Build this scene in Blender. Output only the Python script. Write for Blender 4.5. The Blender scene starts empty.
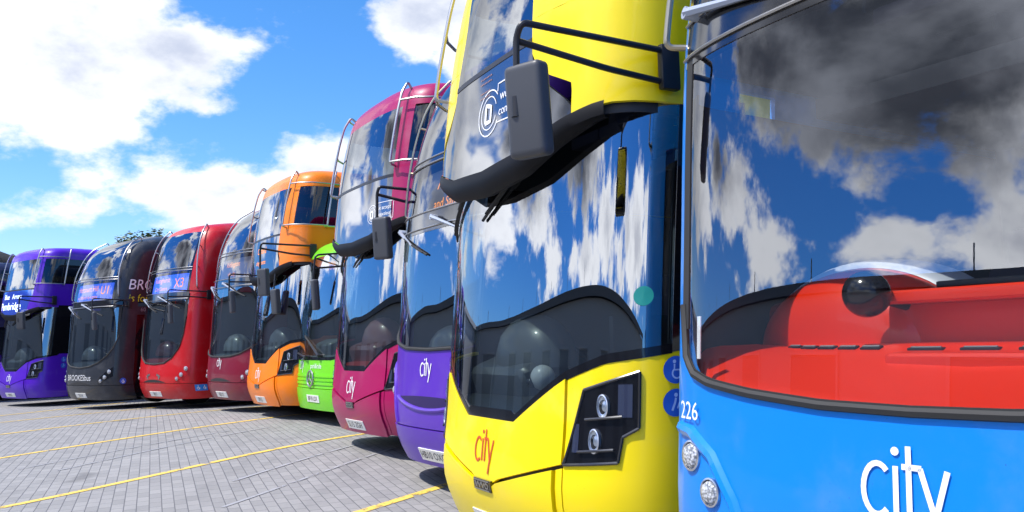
import bpy, bmesh, math, random
from mathutils import Vector, Matrix, noise as mnoise
R = math.radians
random.seed(7)
SC = bpy.context.scene
COL = SC.collection
# ------------------------------------------------------------------ camera
F_PX = 850.0
cd = bpy.data.cameras.new("camera")
cd.sensor_width = 36.0
cd.lens = F_PX / 1024.0 * 36.0
cd.clip_start = 0.05
cd.clip_end = 3000
cam = bpy.data.objects.new("camera", cd)
COL.objects.link(cam)
CAM_H = 1.45
cam.matrix_world = Matrix.Translation((0, 0, CAM_H)) @ Matrix.Rotation(R(90 + 5.72), 4, 'X') @ Matrix.Rotation(R(-1.5), 4, 'Z')
SC.camera = cam
# ------------------------------------------------------------------ light
SUN_EL = 61.0
SUN_AZ = (-0.93, -0.37)          # where the sun stands, in plan
sl = bpy.data.lights.new("sun", 'SUN')
sl.energy = 5.0
sl.angle = R(0.5)
sl.color = (1.0, 0.955, 0.88)
sun = bpy.data.objects.new("sun", sl)
COL.objects.link(sun)
sv = Vector((SUN_AZ[0] * math.cos(R(SUN_EL)), SUN_AZ[1] * math.cos(R(SUN_EL)), math.sin(R(SUN_EL))))
sun.rotation_euler = sv.to_track_quat('Z', 'Y').to_euler()
sun.location = sv * 60
SC.view_settings.view_transform = 'Standard'
SC.view_settings.look = 'None'
SC.view_settings.exposure = 0.30
SC.view_settings.gamma = 1.0
SC.cycles.max_bounces = 8
SC.cycles.transparent_max_bounces = 16
SC.cycles.use_denoising = True


# ---------------------------------------------------------------- node helper
class NT:
    def __init__(s, tree):
        s.t = tree
        s.n = tree.nodes
        s.l = tree.links

    def add(s, typ, **kw):
        n = s.n.new(typ)
        for k, v in kw.items():
            setattr(n, k, v)
        return n

    def put(s, n, key, v):
        if hasattr(v, 'is_output') or isinstance(v, bpy.types.NodeSocket):
            s.l.new(v, n.inputs[key])
        else:
            n.inputs[key].default_value = v

    def m(s, op, a, b=None, c=None, clamp=False):
        n = s.add('ShaderNodeMath', operation=op)
        n.use_clamp = clamp
        s.put(n, 0, a)
        if b is not None:
            s.put(n, 1, b)
        if c is not None:
            s.put(n, 2, c)
        return n.outputs[0]

    def smooth(s, v, a, b):
        n = s.add('ShaderNodeMapRange', interpolation_type='SMOOTHSTEP')
        s.put(n, 0, v); s.put(n, 1, a); s.put(n, 2, b)
        return n.outputs[0]

    def mix(s, f, a, b, mode='MIX'):
        n = s.add('ShaderNodeMix', data_type='RGBA', blend_type=mode)
        s.put(n, 0, f); s.put(n, 6, a); s.put(n, 7, b)
        return n.outputs[2]

    def noise(s, vec, scale, detail=4, rough=.5, lac=2.0, dist=0.0):
        n = s.add('ShaderNodeTexNoise')
        s.put(n, 'Scale', scale); s.put(n, 'Detail', detail); s.put(n, 'Roughness', rough)
        s.put(n, 'Lacunarity', lac); s.put(n, 'Distortion', dist)
        if vec is not None:
            s.l.new(vec, n.inputs['Vector'])
        return n.outputs[0]


def dir_of_pixel(px, py):
    v = cam.matrix_world.to_3x3() @ Vector(((px - 512) / F_PX, (256 - py) / F_PX, -1.0))
    v.normalize()
    return v


# ------------------------------------------------------------------ sky
world = bpy.data.worlds.new("World")
SC.world = world
world.use_nodes = True
nt = NT(world.node_tree)
nt.n.clear()
sky = nt.add('ShaderNodeTexSky', sky_type='NISHITA')
sky.sun_disc = False
sky.sun_elevation = R(SUN_EL)
sky.sun_rotation = math.atan2(SUN_AZ[0], SUN_AZ[1])
sky.air_density = 1.0
sky.dust_density = 0.4
sky.ozone_density = 2.0
geo = nt.add('ShaderNodeTexCoord')
gen = geo.outputs['Generated']
nrm = nt.add('ShaderNodeVectorMath', operation='NORMALIZE')
nt.l.new(gen, nrm.inputs[0])
D = nrm.outputs[0]
sep = nt.add('ShaderNodeSeparateXYZ')
nt.l.new(D, sep.inputs[0])
# cloud lookup: the direction flattened a little so that cumulus lie level
scl = nt.add('ShaderNodeVectorMath', operation='MULTIPLY')
nt.l.new(D, scl.inputs[0]); scl.inputs[1].default_value = (1.0, 1.0, 1.7)
CV = scl.outputs[0]
n_big = nt.noise(CV, 5.0, 9, .58)
n_fine = nt.noise(CV, 15.0, 7, .6)
az = nt.m('ARCTAN2', sep.outputs[0], sep.outputs[1])
el = nt.m('ARCSINE', sep.outputs[2])


def blob(az0, el0, ra, re, power=1.0):
    dx = nt.m('DIVIDE', nt.m('SUBTRACT', az, az0), ra)
    dy = nt.m('DIVIDE', nt.m('SUBTRACT', el, el0), re)
    d = nt.m('SQRT', nt.m('ADD', nt.m('MULTIPLY', dx, dx), nt.m('MULTIPLY', dy, dy)))
    return nt.m('MULTIPLY', nt.m('SUBTRACT', 1.0, d), power)


def blob_px(px, py, rx, ry, power=1.0):
    d = dir_of_pixel(px, py)
    return blob(math.atan2(d.x, d.y), math.asin(d.z), rx / F_PX / max(.2, math.cos(math.asin(d.z))), ry / F_PX, power)


blobs = [blob_px(30, 45, 165, 120, 1.3), blob_px(185, 48, 95, 42, 1.0), blob_px(110, 118, 60, 38, .8),
         blob_px(194, 103, 52, 20, .75), blob_px(95, 5, 150, 55, 1.1),
         blob_px(40, 212, 120, 34, 1.0), blob_px(215, 192, 170, 56, 1.25), blob_px(330, 172, 90, 50, 1.1),
         blob_px(410, 30, 42, 45, 1.0), blob_px(480, 60, 70, 90, .8), blob_px(700, 40, 200, 90, .8),
         blob_px(150, 240, 160, 14, .55)]
# the half of the sky behind the photographer, seen in the windscreens
for a_, e_, ra_, re_, p_ in [(-48, 13.5, 9, 4, 1.0), (-40, 19, 8, 6, 1.1), (-38, 26, 8, 6, 1.1), (-58, 16.5, 8, 4, 1.1), (-74, 12.0, 7, 3.2, 1.0), (-52, 29, 7, 4, .8),
                             (-64, 14.5, 14, 5, 1.15), (-86, 25.5, 30, 9.5, 1.7), (-99, 13.4, 15, 2.6, 1.2), (-112, 30, 12, 6, 1.1), (-125, 17, 14, 5, 1.2), (-75, 40, 22, 7, 1.0),
                             (-165, 14, 34, 6, 1.1), (-170, 45, 40, 14, 1.2), (-60, 58, 40, 12, .9), (140, 30, 30, 12, 1.0), (90, 22, 26, 10, 1.0), (-118, 62, 44, 10, 1.0)]:
    blobs.append(blob(R(a_), R(e_), R(ra_), R(re_), p_))
acc = blobs[0]
for b in blobs[1:]:
    acc = nt.m('MAXIMUM', acc, b)
acc = nt.m('MAXIMUM', acc, -0.75)
dens = nt.m('ADD', nt.m('MULTIPLY', acc, .52),
            nt.m('ADD', nt.m('MULTIPLY', nt.m('SUBTRACT', n_big, .5), 1.9), nt.m('MULTIPLY', nt.m('SUBTRACT', n_fine, .5), .75)))
cover = nt.smooth(dens, 0.0, 0.30)
thick = nt.smooth(nt.m('ADD', dens, nt.m('MULTIPLY', nt.m('SUBTRACT', nt.noise(CV, 4.2, 7, .6), .5), 2.6)), .10, 1.0)
# clouds in the half of the sky towards the sun show their shaded bases
dota = nt.add('ShaderNodeVectorMath', operation='DOT_PRODUCT')
nt.l.new(D, dota.inputs[0]); dota.inputs[1].default_value = (-.8, -.6, 0)
away = nt.smooth(dota.outputs['Value'], .0, .28)
base_white = nt.mix(thick, (8.6, 8.8, 9.2, 1), (4.7, 5.2, 6.5, 1))
dk = blob(R(-86), R(25.5), R(32), R(11), 1.7)
for q in (blob(R(-58), R(16.5), R(7), R(4), 1.1), blob(R(-170), R(45), R(40), R(14), 1.3), blob(R(-118), R(62), R(40), R(10), 1.2), blob(R(-50), R(22), R(8), R(4), .7)):
    dk = nt.m('MAXIMUM', dk, q)
gloom = nt.smooth(nt.m('ADD', nt.m('MULTIPLY', dk, .8), nt.m('MULTIPLY', nt.m('SUBTRACT', nt.noise(CV, 7.0, 6, .6), .5), 1.3)), -.15, .75)
bright_side = nt.mix(thick, (21, 21.6, 23, 1), (13, 13.6, 15.5, 1))
murk = nt.mix(nt.smooth(nt.noise(CV, 4.6, 6, .52), .34, .70), (1.3, 1.5, 2.0, 1), (7.0, 7.5, 8.8, 1))
base_dark = nt.mix(gloom, bright_side, murk)
cloud_col = nt.mix(away, base_white, base_dark)
hs = nt.add('ShaderNodeHueSaturation')
hs.inputs['Saturation'].default_value = 1.32
hs.inputs['Value'].default_value = 1.55
hs.inputs['Hue'].default_value = 0.487
nt.l.new(sky.outputs[0], hs.inputs['Color'])
# bluer overall, deepest in the half of the sky behind the photographer
sky_tint = nt.mix(away, (.83, .85, 1.12, 1), (.38, .70, 1.32, 1))
sky_col = nt.mix(1.0, hs.outputs[0], sky_tint, 'MULTIPLY')
skymix = nt.mix(cover, sky_col, cloud_col)
bg = nt.add('ShaderNodeBackground')
nt.l.new(skymix, bg.inputs[0])
bg.inputs[1].default_value = 0.11
out = nt.add('ShaderNodeOutputWorld')
nt.l.new(bg.outputs[0], out.inputs[0])

# ------------------------------------------------------------------ materials
MATS = {}


def principled(name, color, rough=.4, metal=0, coat=0, spec=.5, emit=None, estr=0):
    if name in MATS:
        return MATS[name]
    m = bpy.data.materials.new(name)
    m.use_nodes = True
    b = m.node_tree.nodes['Principled BSDF']
    b.inputs['Base Color'].default_value = (*color, 1)
    b.inputs['Roughness'].default_value = rough
    b.inputs['Metallic'].default_value = metal
    b.inputs['Coat Weight'].default_value = coat
    b.inputs['Coat Roughness'].default_value = .04
    b.inputs['Specular IOR Level'].default_value = spec
    if spec >= .99: b.inputs['IOR'].default_value = 2.0
    if emit:
        b.inputs['Emission Color'].default_value = (*emit, 1)
        b.inputs['Emission Strength'].default_value = estr
    MATS[name] = m
    return m


def paint(name, color, dirt=.38):
    """bus paint: clear-coated, with faint road film and orange peel"""
    if name in MATS:
        return MATS[name]
    m = principled(name, color, .42, 0, .32, .3)
    t = NT(m.node_tree)
    b = t.n['Principled BSDF']
    tc = t.add('ShaderNodeTexCoord').outputs['Object']
    n1 = t.noise(tc, 2.3, 8, .62)
    n2 = t.noise(tc, 40, 3, .6)
    f = t.m('MULTIPLY', t.smooth(n1, .48, .8), dirt)
    lum = .3 * color[0] + .5 * color[1] + .2 * color[2]
    film = tuple(c * .6 + .4 * (.25 + lum * .3) for c in color)
    vo = t.add('ShaderNodeTexVoronoi'); vo.inputs['Scale'].default_value = 26.0
    t.l.new(tc, vo.inputs['Vector'])
    speck = t.m('MULTIPLY', t.smooth(vo.outputs['Distance'], .085, .03), t.smooth(t.noise(tc, 5.0, 4, .6), .50, .62))
    c1 = t.mix(f, (*color, 1), (*film, 1))
    t.l.new(t.mix(t.m('MULTIPLY', speck, .75), c1, tuple(c * .25 + .02 for c in color) + (1,)), b.inputs['Base Color'])
    t.l.new(t.m('ADD', .3, t.m('MULTIPLY', n1, .2)), b.inputs['Roughness'])
    t.l.new(t.m('ADD', .02, t.m('MULTIPLY', n1, .07)), b.inputs['Coat Roughness'])
    bp = t.add('ShaderNodeBump')
    bp.inputs['Strength'].default_value = .02
    bp.inputs['Distance'].default_value = .01
    t.l.new(t.m('ADD', t.m('MULTIPLY', n2, .35), t.m('MULTIPLY', t.noise(tc, 3.5, 2, .4), 2.5)), bp.inputs['Height'])
    t.l.new(bp.outputs[0], b.inputs['Coat Normal'])
    return m


def glass(name, tint=(.55, .62, .62), ior=2.0, wave=.0):
    if name in MATS:
        return MATS[name]
    m = bpy.data.materials.new(name)
    m.use_nodes = True
    t = NT(m.node_tree)
    t.n.clear()
    o = t.add('ShaderNodeOutputMaterial')
    # Schlick reflectance, the same from either side of the pane
    f0 = ((ior - 1) / (ior + 1)) ** 2
    ge = t.add('ShaderNodeNewGeometry')
    dt = t.add('ShaderNodeVectorMath', operation='DOT_PRODUCT')
    t.l.new(ge.outputs['Incoming'], dt.inputs[0]); t.l.new(ge.outputs['Normal'], dt.inputs[1])
    cs = t.m('SUBTRACT', 1.0, t.m('ABSOLUTE', dt.outputs['Value']), clamp=True)
    fres = t.m('ADD', f0, t.m('MULTIPLY', t.m('POWER', cs, 5.0), 1 - f0), clamp=True)
    tr = t.add('ShaderNodeBsdfTransparent')
    tr.inputs[0].default_value = (*tint, 1)
    gl = t.add('ShaderNodeBsdfGlossy')
    gl.inputs['Roughness'].default_value = .0
    gl.inputs['Color'].default_value = (.97, .98, 1, 1)
    if wave:
        tc = t.add('ShaderNodeTexCoord').outputs['Object']
        mp = t.add('ShaderNodeVectorMath', operation='MULTIPLY')
        t.l.new(tc, mp.inputs[0]); mp.inputs[1].default_value = (1.0, 1.0, .28)
        bp = t.add('ShaderNodeBump')
        bp.inputs['Strength'].default_value = wave
        bp.inputs['Distance'].default_value = .02
        t.l.new(t.noise(mp.outputs[0], 3.2, 2, .4), bp.inputs['Height'])
        t.l.new(bp.outputs[0], gl.inputs['Normal'])
    mx = t.add('ShaderNodeMixShader')
    t.l.new(fres, mx.inputs[0])
    t.l.new(tr.outputs[0], mx.inputs[1])
    t.l.new(gl.outputs[0], mx.inputs[2])
    t.l.new(mx.outputs[0], o.inputs[0])
    MATS[name] = m
    return m


M_BLACK = principled('black plastic', (.012, .012, .014), .42)
M_GLOSSBLACK = principled('gloss black', (.006, .006, .008), .12, 0, .5)
M_DISPLAY = principled('dark glazed display', (.010, .012, .022), .05, 0, 0, 1.0)
M_RUBBER = principled('rubber', (.018, .018, .018), .7)
M_CHROME = principled('steel tube', (.42, .415, .40), .36, 1)
M_BRASS = principled('weathered tube', (.42, .36, .25), .32, 1)
M_WHITE = principled('white vinyl', (.82, .82, .82), .4)
M_PLATE = principled('number plate white', (.75, .75, .70), .35)
M_PLATEINK = principled('number plate black', (.01, .01, .01), .4)
M_LED = principled('amber dots', (.5, .16, .03), .5, emit=(1, .33, .05), estr=1.0)
M_LENS = principled('lamp lens', (.75, .78, .80), .08, 0, 1)
M_LAMP = principled('lamp reflector', (.66, .67, .69), .32, 1)
M_INT = principled('interior dark grey', (.030, .031, .036), .6)
M_SEAT = principled('seat moquette', (.035, .03, .06), .9)
M_STICKER = principled('blue sticker', (.02, .10, .52), .35)
M_STEEL = principled('wheel steel', (.35, .35, .36), .45, .6)
M_GREY = principled('grey moulding', (.22, .23, .24), .45)
M_GREYARM = principled('grey painted arm', (.36, .40, .47), .38, .3)
G_SCREEN = glass('windscreen glass', (.52, .60, .60), 3.2, .03)
G_UPPER = glass('upper deck glass', (.30, .35, .38), 2.7, .03)
G_DEST = glass('destination glass', (.7, .72, .75), 1.75, .0)
G_SIDE = glass('tinted side glass', (.22, .26, .26), 1.7, .04)


# ------------------------------------------------------------------ object helpers
def mesh_obj(name, bm, mat, parent=None, smooth=35):
    me = bpy.data.meshes.new(name)
    bmesh.ops.remove_doubles(bm, verts=bm.verts, dist=1e-6)
    bm.normal_update()
    bm.to_mesh(me)
    bm.free()
    me.materials.append(mat)
    if smooth:
        me.polygons.foreach_set('use_smooth', [True] * len(me.polygons))
        me.set_sharp_from_angle(angle=R(smooth))
    o = bpy.data.objects.new(name, me)
    COL.objects.link(o)
    if parent:
        o.parent = parent
    return o


def tag(o, label=None, cat=None, group=None, kind=None):
    if label: o['label'] = label
    if cat: o['category'] = cat
    if group: o['group'] = group
    if kind: o['kind'] = kind
    return o


def quad_grid(bm, rows, close=False):
    """rows: list of lists of points"""
    vs = [[bm.verts.new(p) for p in r] for r in rows]
    for i in range(len(vs) - 1):
        n = len(vs[i])
        for j in range(n - (0 if close else 1)):
            k = (j + 1) % n
            try:
                bm.faces.new((vs[i][j], vs[i][k], vs[i + 1][k], vs[i + 1][j]))
            except ValueError:
                pass
    return vs


def add_box(bm, c, size, rot=None):
    r = bmesh.ops.create_cube(bm, size=1.0)
    M = Matrix.Translation(c) @ (rot.to_4x4() if rot else Matrix()) @ Matrix.Diagonal((*size, 1))
    bmesh.ops.transform(bm, matrix=M, verts=r['verts'])
    return r['verts']


def bevel_box(bm, c, size, rad=.02, rot=None, seg=2):
    b2 = bmesh.new()
    add_box(b2, (0, 0, 0), size)
    bmesh.ops.bevel(b2, geom=b2.edges[:] + b2.verts[:], offset=rad, segments=seg, profile=.6, affect='EDGES')
    M = Matrix.Translation(c) @ (rot.to_4x4() if rot else Matrix())
    b2.transform(M)
    tmp = bpy.data.meshes.new('tmp')
    b2.to_mesh(tmp); b2.free()
    bm.from_mesh(tmp)
    bpy.data.meshes.remove(tmp)


def fillet(pts, rad=.06, seg=5):
    pts = [Vector(p) for p in pts]
    out = [pts[0]]
    for i in range(1, len(pts) - 1):
        a, b, c = pts[i - 1], pts[i], pts[i + 1]
        d1, d2 = (a - b), (c - b)
        r = min(rad, d1.length * .45, d2.length * .45)
        p1, p2 = b + d1.normalized() * r, b + d2.normalized() * r
        for k in range(seg + 1):
            t = k / seg
            out.append(p1 * (1 - t) ** 2 + b * 2 * t * (1 - t) + p2 * t * t)
    out.append(pts[-1])
    return out


def add_tube(bm, pts, rad, seg=8, rads=None):
    pts = [Vector(p) for p in pts]
    n = len(pts)
    t0 = (pts[1] - pts[0]).normalized()
    up = Vector((0, 0, 1)) if abs(t0.z) < .9 else Vector((1, 0, 0))
    nx = t0.cross(up).normalized()
    rings = []
    for i in range(n):
        t = (pts[min(i + 1, n - 1)] - pts[max(i - 1, 0)]).normalized()
        nx = (nx - t * nx.dot(t)).normalized()
        ny = t.cross(nx)
        r = rads[i] if rads else rad
        rings.append([pts[i] + (nx * math.cos(a) + ny * math.sin(a)) * r for a in [2 * math.pi * k / seg for k in range(seg)]])
    vs = quad_grid(bm, rings, True)
    bm.faces.new(vs[0][::-1])
    bm.faces.new(vs[-1])


def add_lathe(bm, prof, M, seg=20, cap=True):
    """prof: (r,z) list; revolved about local Z then moved by M"""
    rows = []
    for r, z in prof:
        rows.append([M @ Vector((r * math.cos(2 * math.pi * k / seg), r * math.sin(2 * math.pi * k / seg), z)) for k in range(seg)])
    vs = quad_grid(bm, rows, True)
    if cap:
        for ring in (vs[0][::-1], vs[-1]):
            try:
                bm.faces.new(ring)
            except ValueError:
                pass


def lin(tab, v):
    if v <= tab[0][0]: return tab[0][1]
    for (a, x), (b, y) in zip(tab, tab[1:]):
        if v <= b:
            return x + (y - x) * (v - a) / (b - a) if b > a else y
    return tab[-1][1]


def smoothtab(tab):
    """monotone-ish cubic through the table, resampled"""
    n = len(tab)
    xs = [t[0] for t in tab]; ys = [t[1] for t in tab]
    m = []
    for i in range(n):
        if i == 0: s = (ys[1] - ys[0]) / (xs[1] - xs[0])
        elif i == n - 1: s = (ys[-1] - ys[-2]) / (xs[-1] - xs[-2])
        else:
            d1 = (ys[i] - ys[i - 1]) / (xs[i] - xs[i - 1]); d2 = (ys[i + 1] - ys[i]) / (xs[i + 1] - xs[i])
            s = 0 if d1 * d2 <= 0 else 2 * d1 * d2 / (d1 + d2)
        m.append(s)
    out = []
    for i in range(n - 1):
        h = xs[i + 1] - xs[i]
        for k in range(8):
            t = k / 8
            a = (1 + 2 * t) * (1 - t) ** 2; b = t * (1 - t) ** 2; c = t * t * (3 - 2 * t); d = t * t * (t - 1)
            out.append((xs[i] + t * h, a * ys[i] + b * h * m[i] + c * ys[i + 1] + d * h * m[i + 1]))
    out.append((xs[-1], ys[-1]))
    return out


class Surf:
    """front-and-sides surface of a bus: plan outline x rake profile"""

    def __init__(s, prof, wprof, Dp, n, L=10.4):
        s.prof = smoothtab(prof); s.wp = smoothtab(wprof) if len(wprof) > 1 else wprof
        s.W0 = wprof[0][1]; s.D = Dp; s.L = L
        s.tab = [(0., 0., 0.)]
        px = py = 0.; acc = 0.
        N = 240
        for k in range(1, N + 1):
            t = k / N * math.pi / 2
            x = s.W0 * math.sin(t) ** (2 / n); y = Dp - Dp * max(0, math.cos(t)) ** (2 / n)
            acc += math.hypot(x - px, y - py); px, py = x, y
            s.tab.append((acc, x / s.W0, y))
        s.sc = acc
        s.S_X = [(a, b) for a, b, c in s.tab]; s.S_Y = [(a, c) for a, b, c in s.tab]
        s.X_S = [(b * s.W0, a) for a, b, c in s.tab]

    def sx(s, x):
        return math.copysign(lin(s.X_S, abs(x)), x)

    def at(s, q, z):
        a = abs(q)
        f = lin(s.prof, z); W = lin(s.wp, z)
        if a <= s.sc:
            x = lin(s.S_X, a) * W; y = lin(s.S_Y, a) + f
        else:
            e = a - s.sc
            x = W; y = s.D + e + f * max(0., 1 - e / 1.6)
            if e > s.L - s.D - 1e-6: y = s.L
        return Vector((math.copysign(x, q), y, z))

    def P(s, q, z, off=0.):
        p = s.at(q, z)
        if not off: return p
        e = .01
        du = s.at(q + e, z) - s.at(q - e, z)
        dz = s.at(q, z + e) - s.at(q, z - e)
        n = du.cross(dz)
        if n.length < 1e-9: return p
        n.normalize()
        return p + n * off

    def send(s):
        return s.sc + s.L - s.D


def patch(bm, S, spts, lo, hi, off=0., thick=0., ds=.08, dz=.12):
    """closed or single sheet between z=lo(s) and z=hi(s); spts are break points in s"""
    ss = []
    for a, b in zip(spts, spts[1:]):
        inner = abs(b) > S.sc + .2 and abs(a) > S.sc + .2
        n = max(1, int(math.ceil(abs(b - a) / (ds * (8 if inner else 1)))))
        ss += [a + (b - a) * k / n for k in range(n)]
    ss.append(spts[-1])
    lof = lo if callable(lo) else (lambda q: lo)
    hif = hi if callable(hi) else (lambda q: hi)
    m = max(1, int(math.ceil(max(hif(q) - lof(q) for q in ss) / dz)))
    rows = [[(q, lof(q) + (hif(q) - lof(q)) * j / m) for q in ss] for j in range(m + 1)]
    grid_solid(bm, S, rows, off, thick)


def patchz(bm, S, z0, z1, sl, sr, off=0., thick=0., ds=.08, dz=.1):
    slf = sl if callable(sl) else (lambda z: sl)
    srf = sr if callable(sr) else (lambda z: sr)
    m = max(1, int(math.ceil((z1 - z0) / dz)))
    zs = [z0 + (z1 - z0) * j / m for j in range(m + 1)]
    n = max(1, int(math.ceil(max(abs(srf(z) - slf(z)) for z in zs) / ds)))
    n = min(n, 60)
    rows = [[(slf(z) + (srf(z) - slf(z)) * k / n, z) for k in range(n + 1)] for z in zs]
    grid_solid(bm, S, rows, off, thick)


def grid_solid(bm, S, rows, off, thick):
    outer = quad_grid(bm, [[S.P(q, z, off) for q, z in r] for r in rows])
    if thick:
        inner = [[bm.verts.new(S.P(q, z, off - thick)) for q, z in r] for r in rows]
        for i in range(len(rows) - 1):
            for j in range(len(rows[0]) - 1):
                bm.faces.new((inner[i][j], inner[i + 1][j], inner[i + 1][j + 1], inner[i][j + 1]))
        n = len(rows[0])

        def rim(a, b):
            for k in range(len(a) - 1):
                try:
                    bm.faces.new((a[k + 1], a[k], b[k], b[k + 1]))
                except ValueError:
                    pass
        rim(outer[0], inner[0])
        rim(outer[-1][::-1], inner[-1][::-1])
        rim([r[-1] for r in outer], [r[-1] for r in inner])
        rim([r[0] for r in outer][::-1], [r[0] for r in inner][::-1])


def ribbon(bm, S, pts, w, off, closed=False):
    """stroke of width w along (s,z) points lying on the surface"""
    P = [Vector((a, b)) for a, b in pts]
    n = len(P)
    L_, R_ = [], []
    for i in range(n):
        if closed:
            t = (P[(i + 1) % n] - P[i - 1])
        else:
            t = (P[min(i + 1, n - 1)] - P[max(i - 1, 0)])
        t.normalize()
        nn = Vector((-t.y, t.x)) * w / 2
        L_.append(P[i] + nn); R_.append(P[i] - nn)
    rng = n if closed else n - 1
    vl = [bm.verts.new(S.P(p.x, p.y, off)) for p in L_]
    vr = [bm.verts.new(S.P(p.x, p.y, off)) for p in R_]
    for i in range(rng):
        k = (i + 1) % n
        bm.faces.new((vr[i], vr[k], vl[k], vl[i]))


def ell(cx, cy, rx, ry, a0=0, a1=360, n=24):
    return [(cx + rx * math.cos(R(a0 + (a1 - a0) * k / n)), cy + ry * math.sin(R(a0 + (a1 - a0) * k / n))) for k in range(n + 1)]


def dense(pts, step=.04):
    o = [pts[0]]
    for a, b in zip(pts, pts[1:]):
        n = max(1, int(math.hypot(b[0] - a[0], b[1] - a[1]) / step))
        o += [(a[0] + (b[0] - a[0]) * k / n, a[1] + (b[1] - a[1]) * k / n) for k in range(1, n + 1)]
    return o


def disc(bm, S, cx, cy, r, off, seg=20, ry=None):
    c = bm.verts.new(S.P(cx, cy, off))
    ring = [bm.verts.new(S.P(a, b, off)) for a, b in ell(cx, cy, r, ry or r, 0, 360, seg)[:-1]]
    for k in range(seg):
        bm.faces.new((c, ring[k], ring[(k + 1) % seg]))


def text_flat(s, size):
    cu = bpy.data.curves.new('t', 'FONT')
    cu.body = s
    cu.size = size
    cu.resolution_u = 3
    cu.align_x = 'CENTER'
    o = bpy.data.objects.new('t', cu)
    COL.objects.link(o)
    dg = bpy.context.evaluated_depsgraph_get()
    me = bpy.data.meshes.new_from_object(o.evaluated_get(dg))
    bpy.data.objects.remove(o)
    bpy.data.curves.remove(cu)
    return me


def text_on(bm, S, s, cx, cz, size, off, sq=1.0, slope=0.):
    me = text_flat(s, size)
    b2 = bmesh.new()
    b2.from_mesh(me)
    for v in b2.verts:
        v.co = S.P(cx + v.co.x * sq, cz + v.co.y + slope * v.co.x, off)
    b2.to_mesh(me); b2.free()
    bm.from_mesh(me)
    bpy.data.meshes.remove(me)


def city_logo(bm, S, cx, cz, h, off, w=None):
    """hand-lettered word: c, i, t and y in thin strokes; h = x-height"""
    w = w or h * .12
    X = lambda u: cx + (u - 1.12) * h * .74
    Z = lambda v: cz + v * h
    def st(pts):
        ribbon(bm, S, [(X(a), Z(b)) for a, b in dense(pts, .12)], w, off)
    st(ell(.42, .5, .42, .52, 48, 312, 18))
    st([(.98, 0), (.96, 1.0)])
    disc(bm, S, X(.95), Z(1.3), h * .09, off, 12)
    st([(1.36, 0), (1.33, 1.42)])
    st([(1.14, 1.0), (1.70, 1.0)])
    st([(1.66, 1.0), (2.06, .06)])
    st([(2.40, 1.0), (1.86, -.52)])


# ------------------------------------------------------------------ the ground's own fall
def gz(x, y):
    a = .20 * math.exp(-((x + 4.7) ** 2 + (y - 15.9) ** 2) / (2 * 4.5 ** 2))
    a += .10 * math.exp(-((x + 2.0) ** 2 + (y - 10.8) ** 2) / (2 * 2.0 ** 2))
    return a


# ------------------------------------------------------------------ bus builders
def mir(f):
    return lambda q: f(abs(q))


GROUP = 'buses parked in a fanned row'


def bus_root(name, label, x, y, th):
    o = bpy.data.objects.new(name, None)
    COL.objects.link(o)
    o.location = (x, y, gz(x, y))
    o.rotation_euler = (0, 0, R(-th))
    tag(o, label, 'bus', GROUP)
    return o


WHEEL = {}


def wheels(root, L=10.4, W=1.2):
    if not WHEEL:
        b = bmesh.new()
        Mx = Matrix.Rotation(R(90), 4, 'Y')
        add_lathe(b, [(.28, -.14), (.46, -.14), (.485, -.11), (.485, .11), (.46, .14), (.28, .14)], Mx, 28, cap=False)
        WHEEL['t'] = mesh_obj('wheel', b, M_RUBBER)
        b = bmesh.new()
        add_lathe(b, [(.285, -.12), (.25, -.10), (.12, -.05), (.12, .02), (.12, .05), (.25, .10), (.285, .12)], Mx, 24)
        WHEEL['r'] = mesh_obj('rim', b, M_STEEL)
        wt, wr = WHEEL['t'].data, WHEEL['r'].data
        bpy.data.objects.remove(WHEEL['t']); bpy.data.objects.remove(WHEEL['r'])
        WHEEL['t'], WHEEL['r'] = wt, wr
    for sx in (-1, 1):
        for y in (2.55, L - 2.6):
            o = bpy.data.objects.new('wheel', WHEEL['t']); COL.objects.link(o); o.parent = root; o.location = (sx * (W - .17), y, .485)
            o2 = bpy.data.objects.new('rim', WHEEL['r']); COL.objects.link(o2); o2.parent = o


def chassis(root, L):
    b = bmesh.new()
    add_box(b, (0, L / 2 + .2, .36), (1.9, L - .9, .12))
    mesh_obj('chassis', b, M_BLACK, root)


def rail(bm, S, q, z0, z1, off=.1, rad=.018, q1=None, mids=1):
    """deflector rail standing off a corner of the upper deck"""
    q1 = q if q1 is None else q1
    n = 9
    pts = [S.P(q, z0, .0)]
    for k in range(n + 1):
        t = k / n
        pts.append(S.P(q + (q1 - q) * t, z0 + (z1 - z0) * t, off))
    pts.append(S.P(q1, z1, .0))
    add_tube(bm, fillet(pts, .07), rad, 8)
    for m in range(mids):
        t = (m + 1) / (mids + 1)
        a, b = q + (q1 - q) * t, z0 + (z1 - z0) * t
        add_tube(bm, [S.P(a, b, -.01), S.P(a, b, off)], rad * .8, 8)


def ladder(bm, S, qa, qb, z0, z1, off=.1, rad=.015, rungs=(0, .5, 1)):
    for q in (qa, qb):
        rail(bm, S, q, z0, z1, off, rad, mids=0)
    for t in rungs:
        z = z0 + (z1 - z0) * (.02 + .96 * t)
        add_tube(bm, [S.P(qa + (qb - qa) * k / 4, z, off) for k in range(5)], rad * .85, 8)


def plate(root, S, q, z, s, off=.02, w=.52, h=.112):
    b = bmesh.new()
    patch(b, S, [q - w / 2, q + w / 2], z - h / 2, z + h / 2, off, .012, .12)
    o = mesh_obj('number_plate', b, M_PLATE, root)
    b = bmesh.new()
    text_on(b, S, s, q, z - .031, .098, off + .003)
    mesh_obj('lettering', b, M_PLATEINK, o, 0)


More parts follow.
